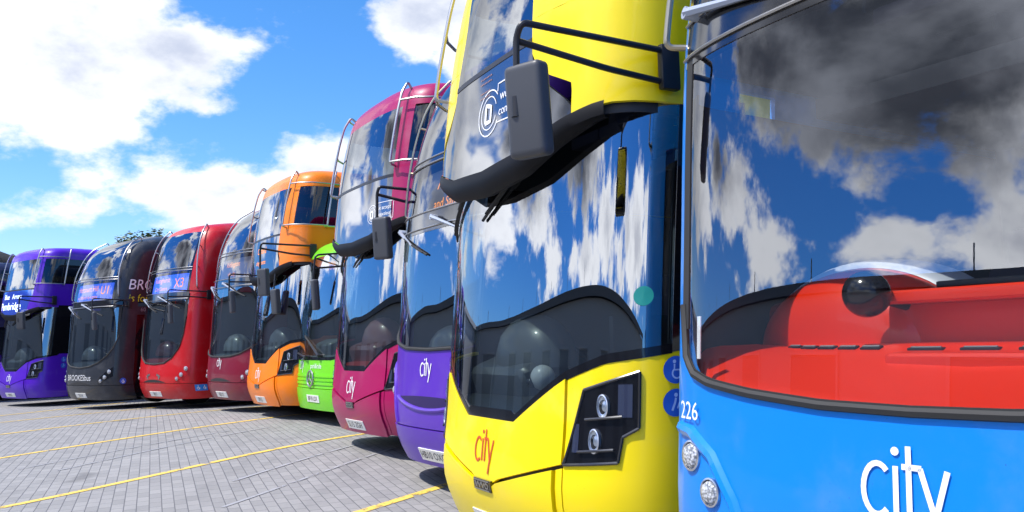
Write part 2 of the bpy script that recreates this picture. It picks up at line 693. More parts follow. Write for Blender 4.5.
def wiper(root, S, qa, za, qb, zb, blade=.55, mat=None, lift=.05):
    """arm from a pivot to the middle of a blade lying on the glass"""
    b = bmesh.new()
    add_tube(b, [S.P(qa, za, -.02), S.P(qa, za, lift + .01)], .028, 10)
    a0, a1 = S.P(qa, za, lift), S.P(qb, zb, .035)
    am = a0.lerp(a1, .35)
    add_tube(b, [a0, am, a1], .014, 6, rads=[.022, .018, .009])
    o = mesh_obj('wiper', b, mat or M_BLACK, root)
    b = bmesh.new()
    dq, dz_ = qb - qa, zb - za
    l = math.hypot(dq, dz_)
    dq, dz_ = dq / l, dz_ / l
    pts = [S.P(qb + dq * t * blade, zb + dz_ * t * blade, .016) for t in [-.5 + k / 8 for k in range(9)]]
    add_tube(b, pts, .011, 6)
    pts2 = [S.P(qb + dq * t * blade * .8, zb + dz_ * t * blade * .8, .03) for t in [-.5 + k / 8 for k in range(9)]]
    add_tube(b, pts2, .008, 6)
    mesh_obj('blade', b, M_RUBBER, o)


def mirror(root, arm_pts_list, head, size=(.19, .09, .44), yaw=0., tilt=0., rad=.016, arm_mat=None, base=None):
    """tubular mirror arm with a rounded housing; the arm is the part, the housing its sub-part"""
    b = bmesh.new()
    for pts in arm_pts_list:
        add_tube(b, fillet(pts, .07, 6), rad, 10)
    if base:
        bevel_box(b, base[0], base[1], .015)
    o = mesh_obj('mirror_arm', b, arm_mat or M_BLACK, root)
    rot = Matrix.Rotation(R(yaw), 3, 'Z') @ Matrix.Rotation(R(tilt), 3, 'X')
    b = bmesh.new()
    bevel_box(b, head, size, min(size) * .36, rot, 4)
    mesh_obj('mirror_housing', b, principled('mirror housing', (.05, .053, .06), .45), o)
    b = bmesh.new()
    bevel_box(b, Vector(head) + rot @ Vector((0, size[1] * .5, 0)), (size[0] * .84, .008, size[2] * .88), .003, rot, 1)
    mesh_obj('mirror_glass', b, principled('mirror silver', (.30, .32, .36), .03, 1), o)


def steering(root, x, y, z, r=.23):
    M = Matrix.Translation((x, y, z)) @ Matrix.Rotation(R(-38), 4, 'X')
    b = bmesh.new()
    add_tube(b, [M @ Vector((r * math.cos(a), r * math.sin(a), 0)) for a in [2 * math.pi * k / 28 for k in range(29)]], .017, 8)
    for a in (90, 210, 330):
        add_tube(b, [M @ Vector((0, 0, -.04)), M @ Vector((r * math.cos(R(a)), r * math.sin(R(a)), 0))], .014, 6)
    add_lathe(b, [(.07, -.06), (.07, -.02), (.05, 0)], M, 16)
    mesh_obj('steering_wheel', b, M_BLACK, root)


def cab_seat(root, x, y, z):
    b = bmesh.new()
    bevel_box(b, (x, y, z), (.48, .48, .14), .05)
    bevel_box(b, (x, y + .26, z + .42), (.48, .13, .75), .06, Matrix.Rotation(R(-10), 3, 'X'))
    bevel_box(b, (x, y + .32, z + .86), (.28, .1, .2), .045)
    add_box(b, (x, y, z - .3), (.2, .2, .5))
    mesh_obj('driver_seat', b, M_SEAT, root)


def upper_seats(root, W, y0, z):
    b = bmesh.new()
    for y in (y0, y0 + .85, y0 + 1.7, y0 + 2.55):
        for x in (-.82, -.38, .38, .82):
            bevel_box(b, (x * W / 1.26, y, z + .42), (.41, .42, .1), .03)
            bevel_box(b, (x * W / 1.26, y + .22, z + .78), (.41, .09, .72), .035, Matrix.Rotation(R(-8), 3, 'X'))
    mesh_obj('passenger_seats', b, M_SEAT, root)


def poles(root, x, y, z0, z1, mat):
    for dx, dy in ((0, 0), (.05, 1.1), (-.5, 1.2)):
        b = bmesh.new()
        add_tube(b, [(x + dx, y + dy, z0), (x + dx, y + dy, z1)], .017, 8)
        mesh_obj('grab_pole', b, mat, root)


def side_body(b, S, zs, q0, sgn, gaps=()):
    """strips of side panel from q0 to the rear between pairs of z"""
    for z0, z1 in zs:
        if sgn > 0:
            patch(b, S, [q0, S.sc + 1.5, S.send()], z0, z1, 0, .03, .15, .25)
        else:
            patch(b, S, [-S.send(), -S.sc - 1.5, -q0], z0, z1, 0, .03, .15, .25)


def rear_and_roof(b, S, zt, z0):
    # rear wall
    e = S.send()
    zs = [z0 + (zt - z0) * k / 8 for k in range(9)]
    rows = [[S.at(e * k / 6, z) for k in (6, -6)] for z in zs]
    for r in rows:
        for p in r: p.y = S.L
    quad_grid(b, rows)


def roof_patch(b, S, z0, zt):
    e = S.send()
    k = int(math.ceil((zt - z0) / .04))
    sp = [-e, -S.sc - 1.5, -S.sc, 0, S.sc, S.sc + 1.5, e]
    patch(b, S, sp, z0, zt, 0, 0, .1, .05)
    ss = [0.001]
    n = 24
    ss += [S.sc * j / n for j in range(1, n + 1)] + [S.sc + .5, S.sc + 1.5, S.sc + 4, e]
    rows = [[S.at(-q, zt) * (1 - t) + S.at(q, zt) * t + Vector((0, 0, .05 * (1 - (2 * t - 1) ** 2) * min(1, q / S.sc))) for t in [j / 8 for j in range(9)]] for q in ss]
    quad_grid(b, rows)


# ---------------------------------------------------------------- type 1: V-nosed double decker
def v_nosed(name, label, x, y, th, col, o):
    name_key = ' %.2f %.2f %.2f' % col
    col_m = paint('paint' + name_key, col)
    L_ = 10.6
    SL = Surf([(.2, .13), (.28, .10), (.45, .03), (.6, 0), (.98, .04), (1.4, .07), (2.86, .215), (3.0, .23)], [(.2, 1.20), (.35, 1.255), (.8, 1.26), (3.0, 1.25)], .62, 2.9, L_)
    SU = Surf([(2.2, .05), (2.45, .03), (3.2, .09), (3.9, .21), (4.06, .25), (4.2, .29), (4.32, .38), (4.40, .56), (4.43, .95)],
              [(2.2, 1.25), (2.6, 1.25), (3.3, 1.235), (4.05, 1.20), (4.25, 1.17), (4.36, 1.07), (4.43, .82)], .55, 2.9, L_)
    r = bus_root(name, label, x, y, th)
    sx, ux = SL.sx, SU.sx
    sc, uc = SL.sc, SU.sc
    ws = [(0, .965), (sx(.32), .965), (sx(.76), 1.22), (sx(1.0), 1.315), (sx(1.2), 1.385), (sc, 1.43), (sc + 9.9, 1.43)]
    wsf = mir(lambda q: lin(ws, q))
    seam = [(0, .575), (sx(.10), .575), (sx(.16), .605), (sx(.79), .765), (sx(.80), .77), (sc + 9, .77)]
    seamf = mir(lambda q: lin(seam, q))
    q_hl0, q_hl1 = sx(.79), sx(1.17)
    # ---- body: hood, bumper, corner panels, sides
    b = bmesh.new()
    hood = [-sx(.775), -sx(.32), -sx(.1), sx(.1), sx(.32), sx(.775)]
    patch(b, SL, hood, lambda q: seamf(q) + .010, wsf, .012, .03)
    for sg in (-1, 1):
        e0, e1 = sx(.785), sc + .32
        pts = [e0, sx(1.0), sx(1.2), e1]
        if sg < 0: pts = [-p for p in pts[::-1]]
        # surround and corner panel above and below the lamps; one sheet down to the skirt
        low = lambda q: .26 if abs(q) > sx(1.0) else .26
        patch(b, SL, pts, lambda q: .25, wsf, 0, .03)
        pts = [sx(.735), sx(.78)]
        if sg < 0: pts = [-p for p in pts[::-1]]
        patch(b, SL, pts, .25, lambda q: seamf(q) - .012, .004, .035)
    patch(b, SL, [-sx(.722), -sx(.16), 0, sx(.16), sx(.722)], .235, lambda q: seamf(q) - .012, .022, .05)
    for sg in (-1, 1):
        q0 = sc + (1.72 if sg > 0 else .32)
        side_body(b, SL, [(.27, 1.43)], q0, sg)
        side_body(b, SL, [(2.45, 2.75)], sc + .32, sg)
    # ---- upper deck shell
    ug = o.get('ug', [(2.4, 1.0), (3.0, .9), (4.1, .95)])
    ugs = lambda z: ux(lin(ug, z))
    zsill, ztop = 3.36, 4.06
    zl = [(0, 2.50), (ux(.5), 2.53), (ux(.85), 2.63), (ux(1.1), 2.69), (uc, 2.69), (uc + 12, 2.69)]
    zlf = mir(lambda q: lin(zl, q))
    qw = ux(1.08)
    for sg in (-1, 1):
        n_ = 14
        zs = [2.5 + (zsill - 2.5) * k / n_ for k in range(n_ + 1)]
        rows = []
        for k in range(9):
            t = k / 8
            rows.append([])
            for j in range(n_ + 1):
                # lower edge follows the lip
                q = ugs(max(2.7, zs[j])) * (1 - t) + (uc + .4) * t
                z = zlf(q) + .02 + (zsill - zlf(q) - .02) * j / n_
                rows[-1].append((q * sg, z))
        if sg > 0: rows = rows[::-1]
        grid_solid(b, SU, rows, 0, .03)
        side_body(b, SU, [(2.70, zsill)], uc + .4, sg)
        # thin pillar between front glass and side glass
        lo_ = (lambda z: ugs(z)) if sg > 0 else (lambda z: -max(qw, ugs(z) + .07))
        hi_ = (lambda z: max(qw, ugs(z) + .07)) if sg > 0 else (lambda z: -ugs(z))
        patchz(b, SU, zsill, ztop, lo_, hi_, 0, .03)
    roof_patch(b, SU, ztop, 4.43)
    rear_and_roof(b, SU, 4.43, 2.4)
    rear_and_roof(b, SL, 2.6, .27)
    mesh_obj('body', b, col_m, r)
    # black backing behind the panel gaps, lip and its underside
    b = bmesh.new()
    patch(b, SL, [-sc - .3, -sx(.4), sx(.4), sc + .3], .28, lambda q: wsf(q) - .02, -.035, .02)
    mesh_obj('panel_backing', b, M_BLACK, r)
    b = bmesh.new()
    qe = ux(1.12)
    rows = []
    for k in range(33):
        q = -qe + 2 * qe * k / 32
        dn = .14 * (1 - .6 * (abs(q) / qe) ** 2)
        q2 = SL.sx(min(abs(SU.P(q, 2.6).x), SL.W0 * .985)) * (1 if q > 0 else -1)
        z_ = zlf(q)
        rows.append([SU.P(q, z_ + .03, .012), SU.P(q, z_ - .01, .02), SU.P(q, z_ - .05, .016), SU.P(q, z_ - dn * .8, .002), SU.P(q, z_ - dn, -.02), SU.P(q, z_ - dn + .01, -.07), SU.P(q, z_ + .02, -.14), SL.P(q2, 2.84, -.01)])
    quad_grid(b, rows)
    mesh_obj('deck_lip', b, principled('matt black lip', (.004, .004, .005), .5, 0, 0, .15), r)
    # dark pillars beside the lower windscreen
    for sg in (-1, 1):
        a, c = sx(1.19), sc + .32
        b = bmesh.new()
        patch(b, SL, [a, c] if sg > 0 else [-c, -a], wsf, 2.76, .004, .03)
        mesh_obj('windscreen_pillar', b, M_GLOSSBLACK, r)
    # ---- glass
    b = bmesh.new()
    patch(b, SL, [-sx(1.19), -sx(.76), -sx(.32), 0, sx(.32), sx(.76), sx(1.19)], lambda q: wsf(q) + .0, 2.85, .0, 0, .05, .1)
    mesh_obj('windscreen', b, G_SCREEN, r, 60)
    b = bmesh.new()
    patch(b, SL, [-sx(1.19), -sx(.76), -sx(.32), 0, sx(.32), sx(.76), sx(1.19)], lambda q: wsf(q) - .006, lambda q: wsf(q) + .045 + (.0 if abs(q) > .3 else .02), .003, .006, .05)
    mesh_obj('windscreen_seal', b, M_GLOSSBLACK, r)
    b = bmesh.new()
    patchz(b, SU, 3.235, ztop, lambda z: -ugs(z), ugs, 0, 0)
    mesh_obj('upper_windscreen', b, G_UPPER, r, 60)
    b = bmesh.new()
    rows = []
    for k in range(25):
        t = k / 24 * 2 - 1
        rows.append([])
        for j in range(11):
            q0 = ugs(max(2.7, 2.5 + .7 * j / 10)) * t
            z = zlf(q0) + .03 + (3.21 - zlf(q0) - .03) * j / 10
            rows[-1].append((ugs(max(2.7, z)) * t, z))
    grid_solid(b, SU, rows[::-1], .0, .03)
    panel = mesh_obj('destination_panel', b, M_DISPLAY if not o.get('panel') else principled('panel' + name_key, o['panel'], .05, 0, 0, 1.0), r)
    b = bmesh.new()
    patchz(b, SU, 3.205, 3.24, lambda z: -ugs(z), ugs, .004, .03)
    mesh_obj('glazing_bar', b, M_BLACK, r)
    if o.get('dest'):
        for s_, cx, cz, sz in o['dest']:
            b = bmesh.new()
            text_on(b, SU, s_, cx, cz, sz, .004)
            mesh_obj('destination_text', b, o.get('dest_mat', M_LED), panel, 0)
    # badge: contactless payment card emblem
    if o.get('badge'):
        cx, cz, k = o['badge']
        b = bmesh.new()
        X = lambda u: cx + u * k
        Z = lambda v: cz + v * k
        def st(pts, w=.028): ribbon(b, SU, [(X(p), Z(q)) for p, q in dense(pts, .08)], w * k, .004)
        st(ell(0, 0, .5, .5, 40, 330, 30))
        st(ell(0, 0, .36, .36, 20, 340, 26), .022)
        st([(.38, .38), (.38, .55), (1.9, .55), (1.9, -.36), (.42, -.30)])
        st([(-.15, -.2), (-.15, .2), (.1, .12), (.1, -.2), (-.15, -.2)], .09)
        text_on(b, SU, 'we accept', X(1.12), Z(.16), .30 * k, .004)
        text_on(b, SU, 'contactless!', X(1.12), Z(-.17), .27 * k, .004)
        mesh_obj('payment_badge', b, M_WHITE, panel, 0)
    # side glass: upper and lower bands, doors
    for sg in (-1, 1):
        b = bmesh.new()
        a = uc + .0
        st_ = max(qw, ugs(3.7) + .07)
        pts = [st_, uc, uc + 1.5, SU.send() - .6]
        if sg < 0: pts = [-p for p in pts[::-1]]
        patch(b, SU, pts, zsill + .002, ztop - .002, -.004, 0)
        mesh_obj('upper_side_window', b, G_SIDE, r, 60)
        b = bmesh.new()
        for k in range(6):
            q = uc + .95 + k * 1.45
            patch(b, SU, [q, q + .07] if sg > 0 else [-q - .07, -q], zsill, ztop, .002, .02)
        q0, q1 = SU.send() - .6, SU.send()
        patch(b, SU, [q0, q1] if sg > 0 else [-q1, -q0], zsill, ztop, .0, .02)
        q0 = sc + (1.72 if sg > 0 else .34)
        patch(b, SL, [q0, SL.send()] if sg > 0 else [-SL.send(), -q0], 1.432, 2.448, -.002, .02)
        mesh_obj('window_pillars', b, M_GLOSSBLACK, r)
    b = bmesh.new()
    patch(b, SL, [sc + .325, sc + 1.0, sc + 1.715], .30, 2.45, -.02, .02)
    d = mesh_obj('door', b, M_GLOSSBLACK, r)
    b = bmesh.new()
    for q in (sc + .40, sc + 1.06):
        patch(b, SL, [q, q + .56], .50, 2.34, -.012, .006)
    mesh_obj('door_glass', b, principled('door glass', (.015, .02, .022), .04, 0, 0, 1), d)
    # ---- headlamp clusters
    for sg in (-1, 1):
        hi_ = [(sx(.79), .775), (sx(.80), .80), (sx(.895), 1.17), (sx(1.13), 1.265)]
        lo_ = [(sx(.79), .770), (sx(1.07), .80), (sx(1.08), .93), (sx(1.13), .975)]
        pts = [sx(.79), sx(.80), sx(.895), sx(1.0), sx(1.07), sx(1.08), sx(1.13)]
        if sg < 0: pts = [-p for p in pts[::-1]]
        b = bmesh.new()
        patch(b, SL, pts, lambda q: lin(lo_, abs(q)), lambda q: lin(hi_, abs(q)), .006, .02, .06)
        # rim and shelves
        edge = [(sg * a, z) for a, z in hi_] + [(sg * a, z) for a, z in lo_[::-1]]
        c = mesh_obj('headlight_cluster', b, M_GLOSSBLACK, r)
        b = bmesh.new()
        for e0, e1 in zip(edge, edge[1:] + edge[:1]):
            add_tube(b, [SL.P(a, z, .008) for a, z in dense([e0, e1], .08)], .009, 6)
        for xx, zz, ww in ((1.0, 1.015, .10), (.97, .845, .10)):
            add_tube(b, [SL.P(sg * (sx(xx) + (t - .5) * ww * 2), zz - .0 + .02 * t, .02) for t in (0, .25, .5, .75, 1)], .008, 6)
        mesh_obj('bezel', b, principled('bezel black', (.02, .02, .022), .25, 0, .4), c)
        b = bmesh.new()
        pts = [sx(1.06), sx(1.11)]
        if sg < 0: pts = [-p for p in pts[::-1]]
        patch(b, SL, pts, 1.03, 1.20, .010, .006, .03)
        mesh_obj('side_lamp', b, principled('smoked lamp', (.03, .035, .07), .06, 0, 0, 1.0), c)
        b = bmesh.new()
        pts = [sx(.84), sx(.875)]
        if sg < 0: pts = [-p for p in pts[::-1]]
        patch(b, SL, pts, .84, .99, .010, .006, .03)
        mesh_obj('indicator', b, principled('smoked lamp', (.03, .035, .07), .06, 0, 0, 1.0), c)
        for xx, zz in ((1.0, 1.085), (.965, .905)):
            q = sg * sx(xx)
            p = SL.P(q, zz, .0)
            n = (SL.P(q, zz, .05) - p).normalized()
            n = (n + Vector((0, -.6, 0))).normalized()
            M = Matrix.Translation(p + n * .010) @ n.to_track_quat('Z', 'Y').to_matrix().to_4x4() @ Matrix.Diagonal((.60, 1.05, .9, 1))
            b = bmesh.new()
            add_lathe(b, [(.062, -.01), (.062, .012), (.055, .015), (.05, .002), (.03, -.006), (.012, .0)], M, 20)
            hl = mesh_obj('headlight', b, M_LAMP, c)
            b = bmesh.new()
            add_lathe(b, [(.047, .008), (.04, .020), (.02, .026), (.001, .028)], M, 16, cap=False)
            mesh_obj('lens', b, glass('lamp glass', (.85, .9, .95), 1.6), hl)
    # emblem in the seam
    b = bmesh.new()
    patch(b, SL, [-.115, 0, .115], .535, .60, .03, .02, .06)
    em = mesh_obj('emblem', b, M_GLOSSBLACK, r)
    b = bmesh.new()
    ribbon(b, SL, [(-.10, .542), (.10, .542)], .008, .033)
    ribbon(b, SL, [(-.10, .593), (.10, .593)], .008, .033)
    for q in (-.085, -.045, .0):
        ribbon(b, SL, [(q, .585), (q + .02, .552), (q + .035, .58)], .012, .033)
    ribbon(b, SL, ell(.068, .568, .02, .014, 0, 360, 12), .008, .033)
    mesh_obj('chrome_mark', b, M_CHROME, em, 0)
    # logo, plate, fleet number
    b = bmesh.new()
    lx = o.get('logo_x', -.02)
    city_logo(b, SL, sx(lx), .705, .135, .016)
    mesh_obj('logo', b, principled('logo' + name_key, o.get('logo', (.8, .8, .8)), .4), r, 0)
    plate(r, SL, .0, .335, o.get('plate', 'SL15 ZGH'), .028)
    b = bmesh.new()
    text_on(b, SL, o.get('fleet', '604'), -sx(.86), .93, .085, .006)
    mesh_obj('fleet_number', b, principled('logo' + name_key, o.get('logo', (.8, .8, .8)), .4), r, 0)
    for sg in (1,):
        for z in (1.27, 1.10):
            b = bmesh.new()
            disc(b, SL, sc + o.get('stick', .19), z, .072, .005, 22)
            st = mesh_obj('access_sticker', b, M_STICKER, r, 0)
            b = bmesh.new()
            q = sc + o.get('stick', .19)
            if z > 1.2:
                ribbon(b, SL, ell(q + .005, z - .018, .026, .026, 130, 400, 14), .009, .007)
                ribbon(b, SL, [(q - .01, z + .03), (q - .01, z), (q + .022, z), (q + .03, z - .035)], .010, .007)
                disc(b, SL, q - .01, z + .043, .010, .007, 10)
            else:
                ribbon(b, SL, [(q - .02, z - .04), (q - .005, z), (q, z + .025)], .012, .007)
                ribbon(b, SL, [(q + .01, z - .03), (q + .03, z + .02)], .009, .007)
                disc(b, SL, q, z + .04, .011, .007, 10)
            mesh_obj('symbol', b, principled('sticker symbol', (.35, .5, .85), .4), st, 0)
    # ---- wipers tucked under the lip
    wiper(r, SL, sx(-.35), 2.62, sx(-.72), 2.40, .75, lift=.07)
    wiper(r, SL, sx(.45), 2.60, sx(.1), 2.42, .75, lift=.07)
    b = bmesh.new()
    # ---- mirror on the nearside
    hx, hy, hz = o.get('mirror', (1.34, -.33, 2.33))
    base = SU.P(uc - .05, 2.88, .02)
    arm1 = [base + Vector((0, 0, .10)), Vector((hx + .02, hy - .04, base.z + .10)), Vector((hx - .02, hy - .05, base.z + .03)), Vector((hx - .03, hy - .05, hz + .02))]
    arm2 = [base - Vector((0, 0, .07)), base.lerp(Vector((hx, hy, base.z)), .45) + Vector((0, 0, -.05)), Vector((hx - .02, hy - .05, base.z + .02))]
    arm1 = [arm1[0]] + [base + Vector((.02, -.06, .10))] + arm1[1:]
    mirror(r, [arm1, arm2], (hx, hy, hz), (.22, .10, .46), 24, 4, .017, base=(base + Vector((.015, 0, .01)), (.05, .12, .25)))
    b = bmesh.new()
    add_tube(b, [(hx - .03, hy - .05, hz + .07), (hx - .03, hy - .05, hz - .03)], .027, 12)
    add_tube(b, [(hx - .03, hy - .05, hz + .02), (hx, hy + .0, hz)], .022, 10)
    mesh_obj('mirror_joint', b, M_BLACK, r)
    # ---- deflector rails
    rm = o.get('rail_mat', M_CHROME)
    b = bmesh.new()
    ladder(b, SU, -ux(.93), -uc, 3.25, 4.28, .10)
    mesh_obj('deflector_rail', b, rm, r)
    if o.get('rail_right', True):
        b = bmesh.new()
        ladder(b, SU, ux(.93), uc + .15, o.get('rail_z', 3.33), 4.30, .09, rungs=(0, .80))
        mesh_obj('deflector_rail', b, rm, r)
        if o.get('side_rail'):
            for z in (3.34, 4.1):
                b = bmesh.new()
                add_tube(b, [SU.P(uc + .1 + k * .25, z, .05) for k in range(8)], .018, 8)
                mesh_obj('side_rail', b, rm, r)
    # ---- inside
    b = bmesh.new()
    add_box(b, (0, L_ / 2 + .2, .42), (2.3, L_ - 1.3, .08))
    add_box(b, (0, L_ / 2 + .45, 2.56), (2.36, L_ - 1.3, .10))
    add_box(b, (.0, 2.9, 1.5), (2.36, .06, 2.1))
    add_box(b, (-.2, 1.55, 1.0), (.05, .9, 1.2))
    mesh_obj('interior_decks', b, M_INT, r)
    b = bmesh.new()
    for sg in (-1, 1):
        for z0, z1, S_, a_ in ((.5, 2.5, SL, sx(1.19)), (2.66, zsill - .01, SU, ux(1.0))):
            e_ = S_.send() - .05
            patch(b, S_, [a_, S_.sc, S_.sc + 1.5, e_] if sg > 0 else [-e_, -S_.sc - 1.5, -S_.sc, -a_], (lambda q: max(z0, wsf(q) - .3)) if S_ is SL and False else z0, z1, -.045, .01, .1, .4)
    patch(b, SU, [-SU.send() + .05, -uc - 1, -uc, 0, uc, uc + 1, SU.send() - .05], ztop + .01, 4.33, -.045, .01, .15, .1)
    add_box(b, (0, L_ / 2 + .6, 4.32), (1.9, L_ - 1.6, .02))
    mesh_obj('interior_lining', b, M_INT, r)
    # dashboard: shelf under the screen and a domed binnacle
    dm = o.get('dash', (.05, .052, .056))
    dmat = principled('dash %.2f %.2f %.2f' % dm, dm, .38)
    b = bmesh.new()
    rows = []
    for k in range(21):
        q = -sx(1.15) + 2 * sx(1.15) * k / 20
        rows.append([SL.P(q, .9, -.06), SL.P(q, 1.02, -.07), SL.P(q, 1.06, -.12), SL.P(q, 1.06, -.12) + Vector((-.1 * (q / 1.3), .30, .03)), SL.P(q, 1.06, -.12) + Vector((-.1 * (q / 1.3), .36, -.35))])
    quad_grid(b, rows)
    da = mesh_obj('dashboard', b, dmat, r)
    b = bmesh.new()
    bevel_box(b, (-.55, .55, 1.16), (.85, .4, .34), .1, Matrix.Rotation(R(20), 3, 'X'), 3)
    add_lathe(b, [(.34, 0), (.335, .08), (.29, .19), (.2, .27), (.09, .31), (.001, .32)], Matrix.Translation((-.45, .62, 1.26)) @ Matrix.Diagonal((1.15, .75, 1.15, 1)), 28, cap=False)
    mesh_obj('binnacle', b, principled('binnacle' + name_key, o.get('pod', (.12, .125, .13)), .35, 0, .4), da)
    steering(r, -.55, .98, 1.30)
    cab_seat(r, -.55, 1.62, .98)
    poles(r, .5, 1.4, .46, 2.5, principled('pole' + name_key, o.get('pole', (.7, .5, .03)), .4))
    upper_seats(r, 1.2, 1.5, 2.6)
    if o.get('disc'):
        b = bmesh.new()
        disc(b, SL, sx(1.135), 1.66, .052, .008, 24)
        mesh_obj('permit_disc', b, principled('teal disc', (.01, .26, .22), .4), r, 0)
    if o.get('camera_ball'):
        b = bmesh.new()
        bmesh.ops.create_uvsphere(b, u_segments=20, v_segments=12, radius=.075, matrix=Matrix.Translation(SL.P(sx(.42), 1.23, -.12)))
        cb = mesh_obj('dash_camera', b, principled('ball white', (.6, .6, .6), .3), r)
        b = bmesh.new()
        bmesh.ops.create_uvsphere(b, u_segments=14, v_segments=8, radius=.032, matrix=Matrix.Translation(SL.P(sx(.42), 1.21, -.12) + Vector((-.03, -.062, -.01))))
        mesh_obj('lens', b, M_GLOSSBLACK, cb)
    chassis(r, L_)
    wheels(r, L_)
    return r


def frosted():
    if 'frosted lens' in MATS:
        return MATS['frosted lens']
    m = principled('frosted lens', (.5, .52, .54), .18, 0, .6)
    t = NT(m.node_tree)
    tc = t.add('ShaderNodeTexCoord').outputs['Object']
    vo = t.add('ShaderNodeTexVoronoi'); vo.inputs['Scale'].default_value = 95.0
    t.l.new(tc, vo.inputs['Vector'])
    t.l.new(t.mix(t.smooth(vo.outputs['Distance'], .2, .8), (.62, .64, .66, 1), (.16, .17, .18, 1)), t.n['Principled BSDF'].inputs['Base Color'])
    bp = t.add('ShaderNodeBump'); bp.inputs['Strength'].default_value = .6; bp.inputs['Distance'].default_value = .004
    t.l.new(vo.outputs['Distance'], bp.inputs['Height']); t.l.new(bp.outputs[0], t.n['Principled BSDF'].inputs['Normal'])
    return m


# ---------------------------------------------------------------- type 2: round-nosed double decker
def round_nosed(name, label, x, y, th, col, o):
    name_key = ' %.2f %.2f %.2f' % col
    col_m = paint('paint' + name_key, col)
    L_ = 10.4
    H = 4.36
    prof = o.get('prof', [(.2, .16), (.3, .11), (.5, .03), (.75, 0), (1.1, .025), (1.8, .08), (2.6, .15), (3.2, .25), (3.8, .43), (4.1, .60), (4.25, .78), (H, 1.3)])
    S = Surf(prof, [(.2, 1.2), (.4, 1.255), (.9, 1.26), (2.6, 1.26), (3.4, 1.23), (3.9, 1.19), (4.15, 1.10), (H, .84)], o.get('depth', .62), o.get('n', 2.9), L_)
    r = bus_root(name, label, x, y, th)
    sx, sc = S.sx, S.sc
    u0 = o.get('u', [(0, 1.10), (sx(.5), 1.115), (sx(.8), 1.17), (sx(1.0), 1.27), (sx(1.1), 1.42), (sx(1.16), 1.75)])
    u0 = [(a if i == 0 else (sx(a) if o.get('u') else a), b) for i, (a, b) in enumerate(u0)]
    wsf = mir(lambda q: lin(u0, q))
    qs = u0[-1][0]
    zt = o.get('zt', 2.50)           # top of the lower screen
    zd0, zd1 = zt + .16, 3.16   # destination glass
    zu0, zu1 = 3.24, o.get('uptop', 4.08)
    qu = sx(o.get('ux', 1.05))
    zsk = .255
    zb = .60
    # ---- body
    b = bmesh.new()
    e1 = sc + .12
    pts = [-e1, -qs, -sx(1.0), -sx(.8), -sx(.5), 0, sx(.5), sx(.8), sx(1.0), qs, e1]
    patch(b, S, pts, lambda q: zb + .006, lambda q: wsf(q) if abs(q) <= qs else lin([(qs, u0[-1][1]), (qs + .03, 2.62), (9, 2.62)], abs(q)), 0, .03, .05)
    pts2 = [-e1, -sx(1.0), -sx(.5), 0, sx(.5), sx(1.0), e1]
    patch(b, S, pts2, zsk, zb - .006, .010, .04)
    # pillars beside the upper glass, and sides
    for sg in (-1, 1):
        a, c = qu, sc + .40
        patch(b, S, [a, c] if sg > 0 else [-c, -a], 2.62, zu1, 0, .03)
        q0 = sc + (1.75 if sg > 0 else .34)
        side_body(b, S, [(.27, 1.25)], (q0 if sg > 0 else e1), sg)
        side_body(b, S, [(2.5, 3.2)], c, sg)
        if sg > 0:
            patch(b, S, [e1, sc + 1.75], 2.30, 2.5, 0, .03)
    roof_patch(b, S, zu1, H)
    rear_and_roof(b, S, H, .27)
    mesh_obj('body', b, col_m, r)
    b = bmesh.new()
    patch(b, S, pts2, .28, lambda q: min(1.0, wsf(q)) - .03, -.035, .02)
    mesh_obj('panel_backing', b, M_BLACK, r)
    # ---- lower screen
    sp = [-qs, -sx(1.0), -sx(.8), -sx(.5), 0, sx(.5), sx(.8), sx(1.0), qs]
    b = bmesh.new()
    patch(b, S, sp, lambda q: wsf(q) + .002, zt, 0, 0, .05, .1)
    mesh_obj('windscreen', b, o.get('screen', G_SCREEN), r, 60)
    b = bmesh.new()
    add_tube(b, [S.P(a, z, .004) for a, z in [(q, wsf(q)) for q in [-qs + 2 * qs * k / 60 for k in range(61)]]], .016, 6)
    patch(b, S, sp, lambda q: wsf(q), lambda q: min(zt - .01, wsf(q) + .022), .003, .006, .05)
    for sg in (-1, 1):
        a, c = qs - .05, qs + .012
        patch(b, S, [a, c] if sg > 0 else [-c, -a], u0[-1][1] - .1, zt, .004, .01)
    mesh_obj('windscreen_seal', b, M_RUBBER, r)
    b = bmesh.new()
    patch(b, S, [-qs - .02, 0, qs + .02], zt - .03, zd0, .004, .04)
    patch(b, S, [-qu, 0, qu], zd1, zu0, .006, .03)
    for sg in (-1, 1):
        patch(b, S, [qu - .05, qu] if sg > 0 else [-qu, -qu + .05], zd0, zu1, .004, .02)
    mesh_obj('screen_surround', b, o.get('band', M_GLOSSBLACK), r)
    b = bmesh.new()
    for z in (zt + .01, zd0 + .01, zd1 + .01, zu0 - .01):
        add_tube(b, [S.P(-qu + 2 * qu * k / 24, z, .010) for k in range(25)], .008, 6)
    mesh_obj('glazing_trim', b, M_CHROME, r)
    b = bmesh.new()
    patch(b, S, [-qu, 0, qu], zd0, zd1, 0, 0)
    mesh_obj('destination_glass', b, o.get('dest_glass', G_DEST), r, 60)
    b = bmesh.new()
    patch(b, S, [-qu * .86, 0, qu * .86], zd0 + .03, zd1 - .04, -.10, .03)
    dp = mesh_obj('destination_display', b, principled('display' + name_key, o.get('display', (.01, .02, .09)), .5, emit=o.get('display', (.01, .02, .09)), estr=o.get('glow', .6)), r)
    if o.get('dest'):
        for s_, cx, cz, sz in o['dest']:
            b = bmesh.new()
            text_on(b, S, s_, cx, cz, sz, -.092)
            mesh_obj('destination_text', b, o.get('dest_mat', M_LED), dp, 0)
    b = bmesh.new()
    patch(b, S, [-qu, 0, qu], zu0, zu1, 0, 0)
    mesh_obj('upper_windscreen', b, G_UPPER, r, 60)
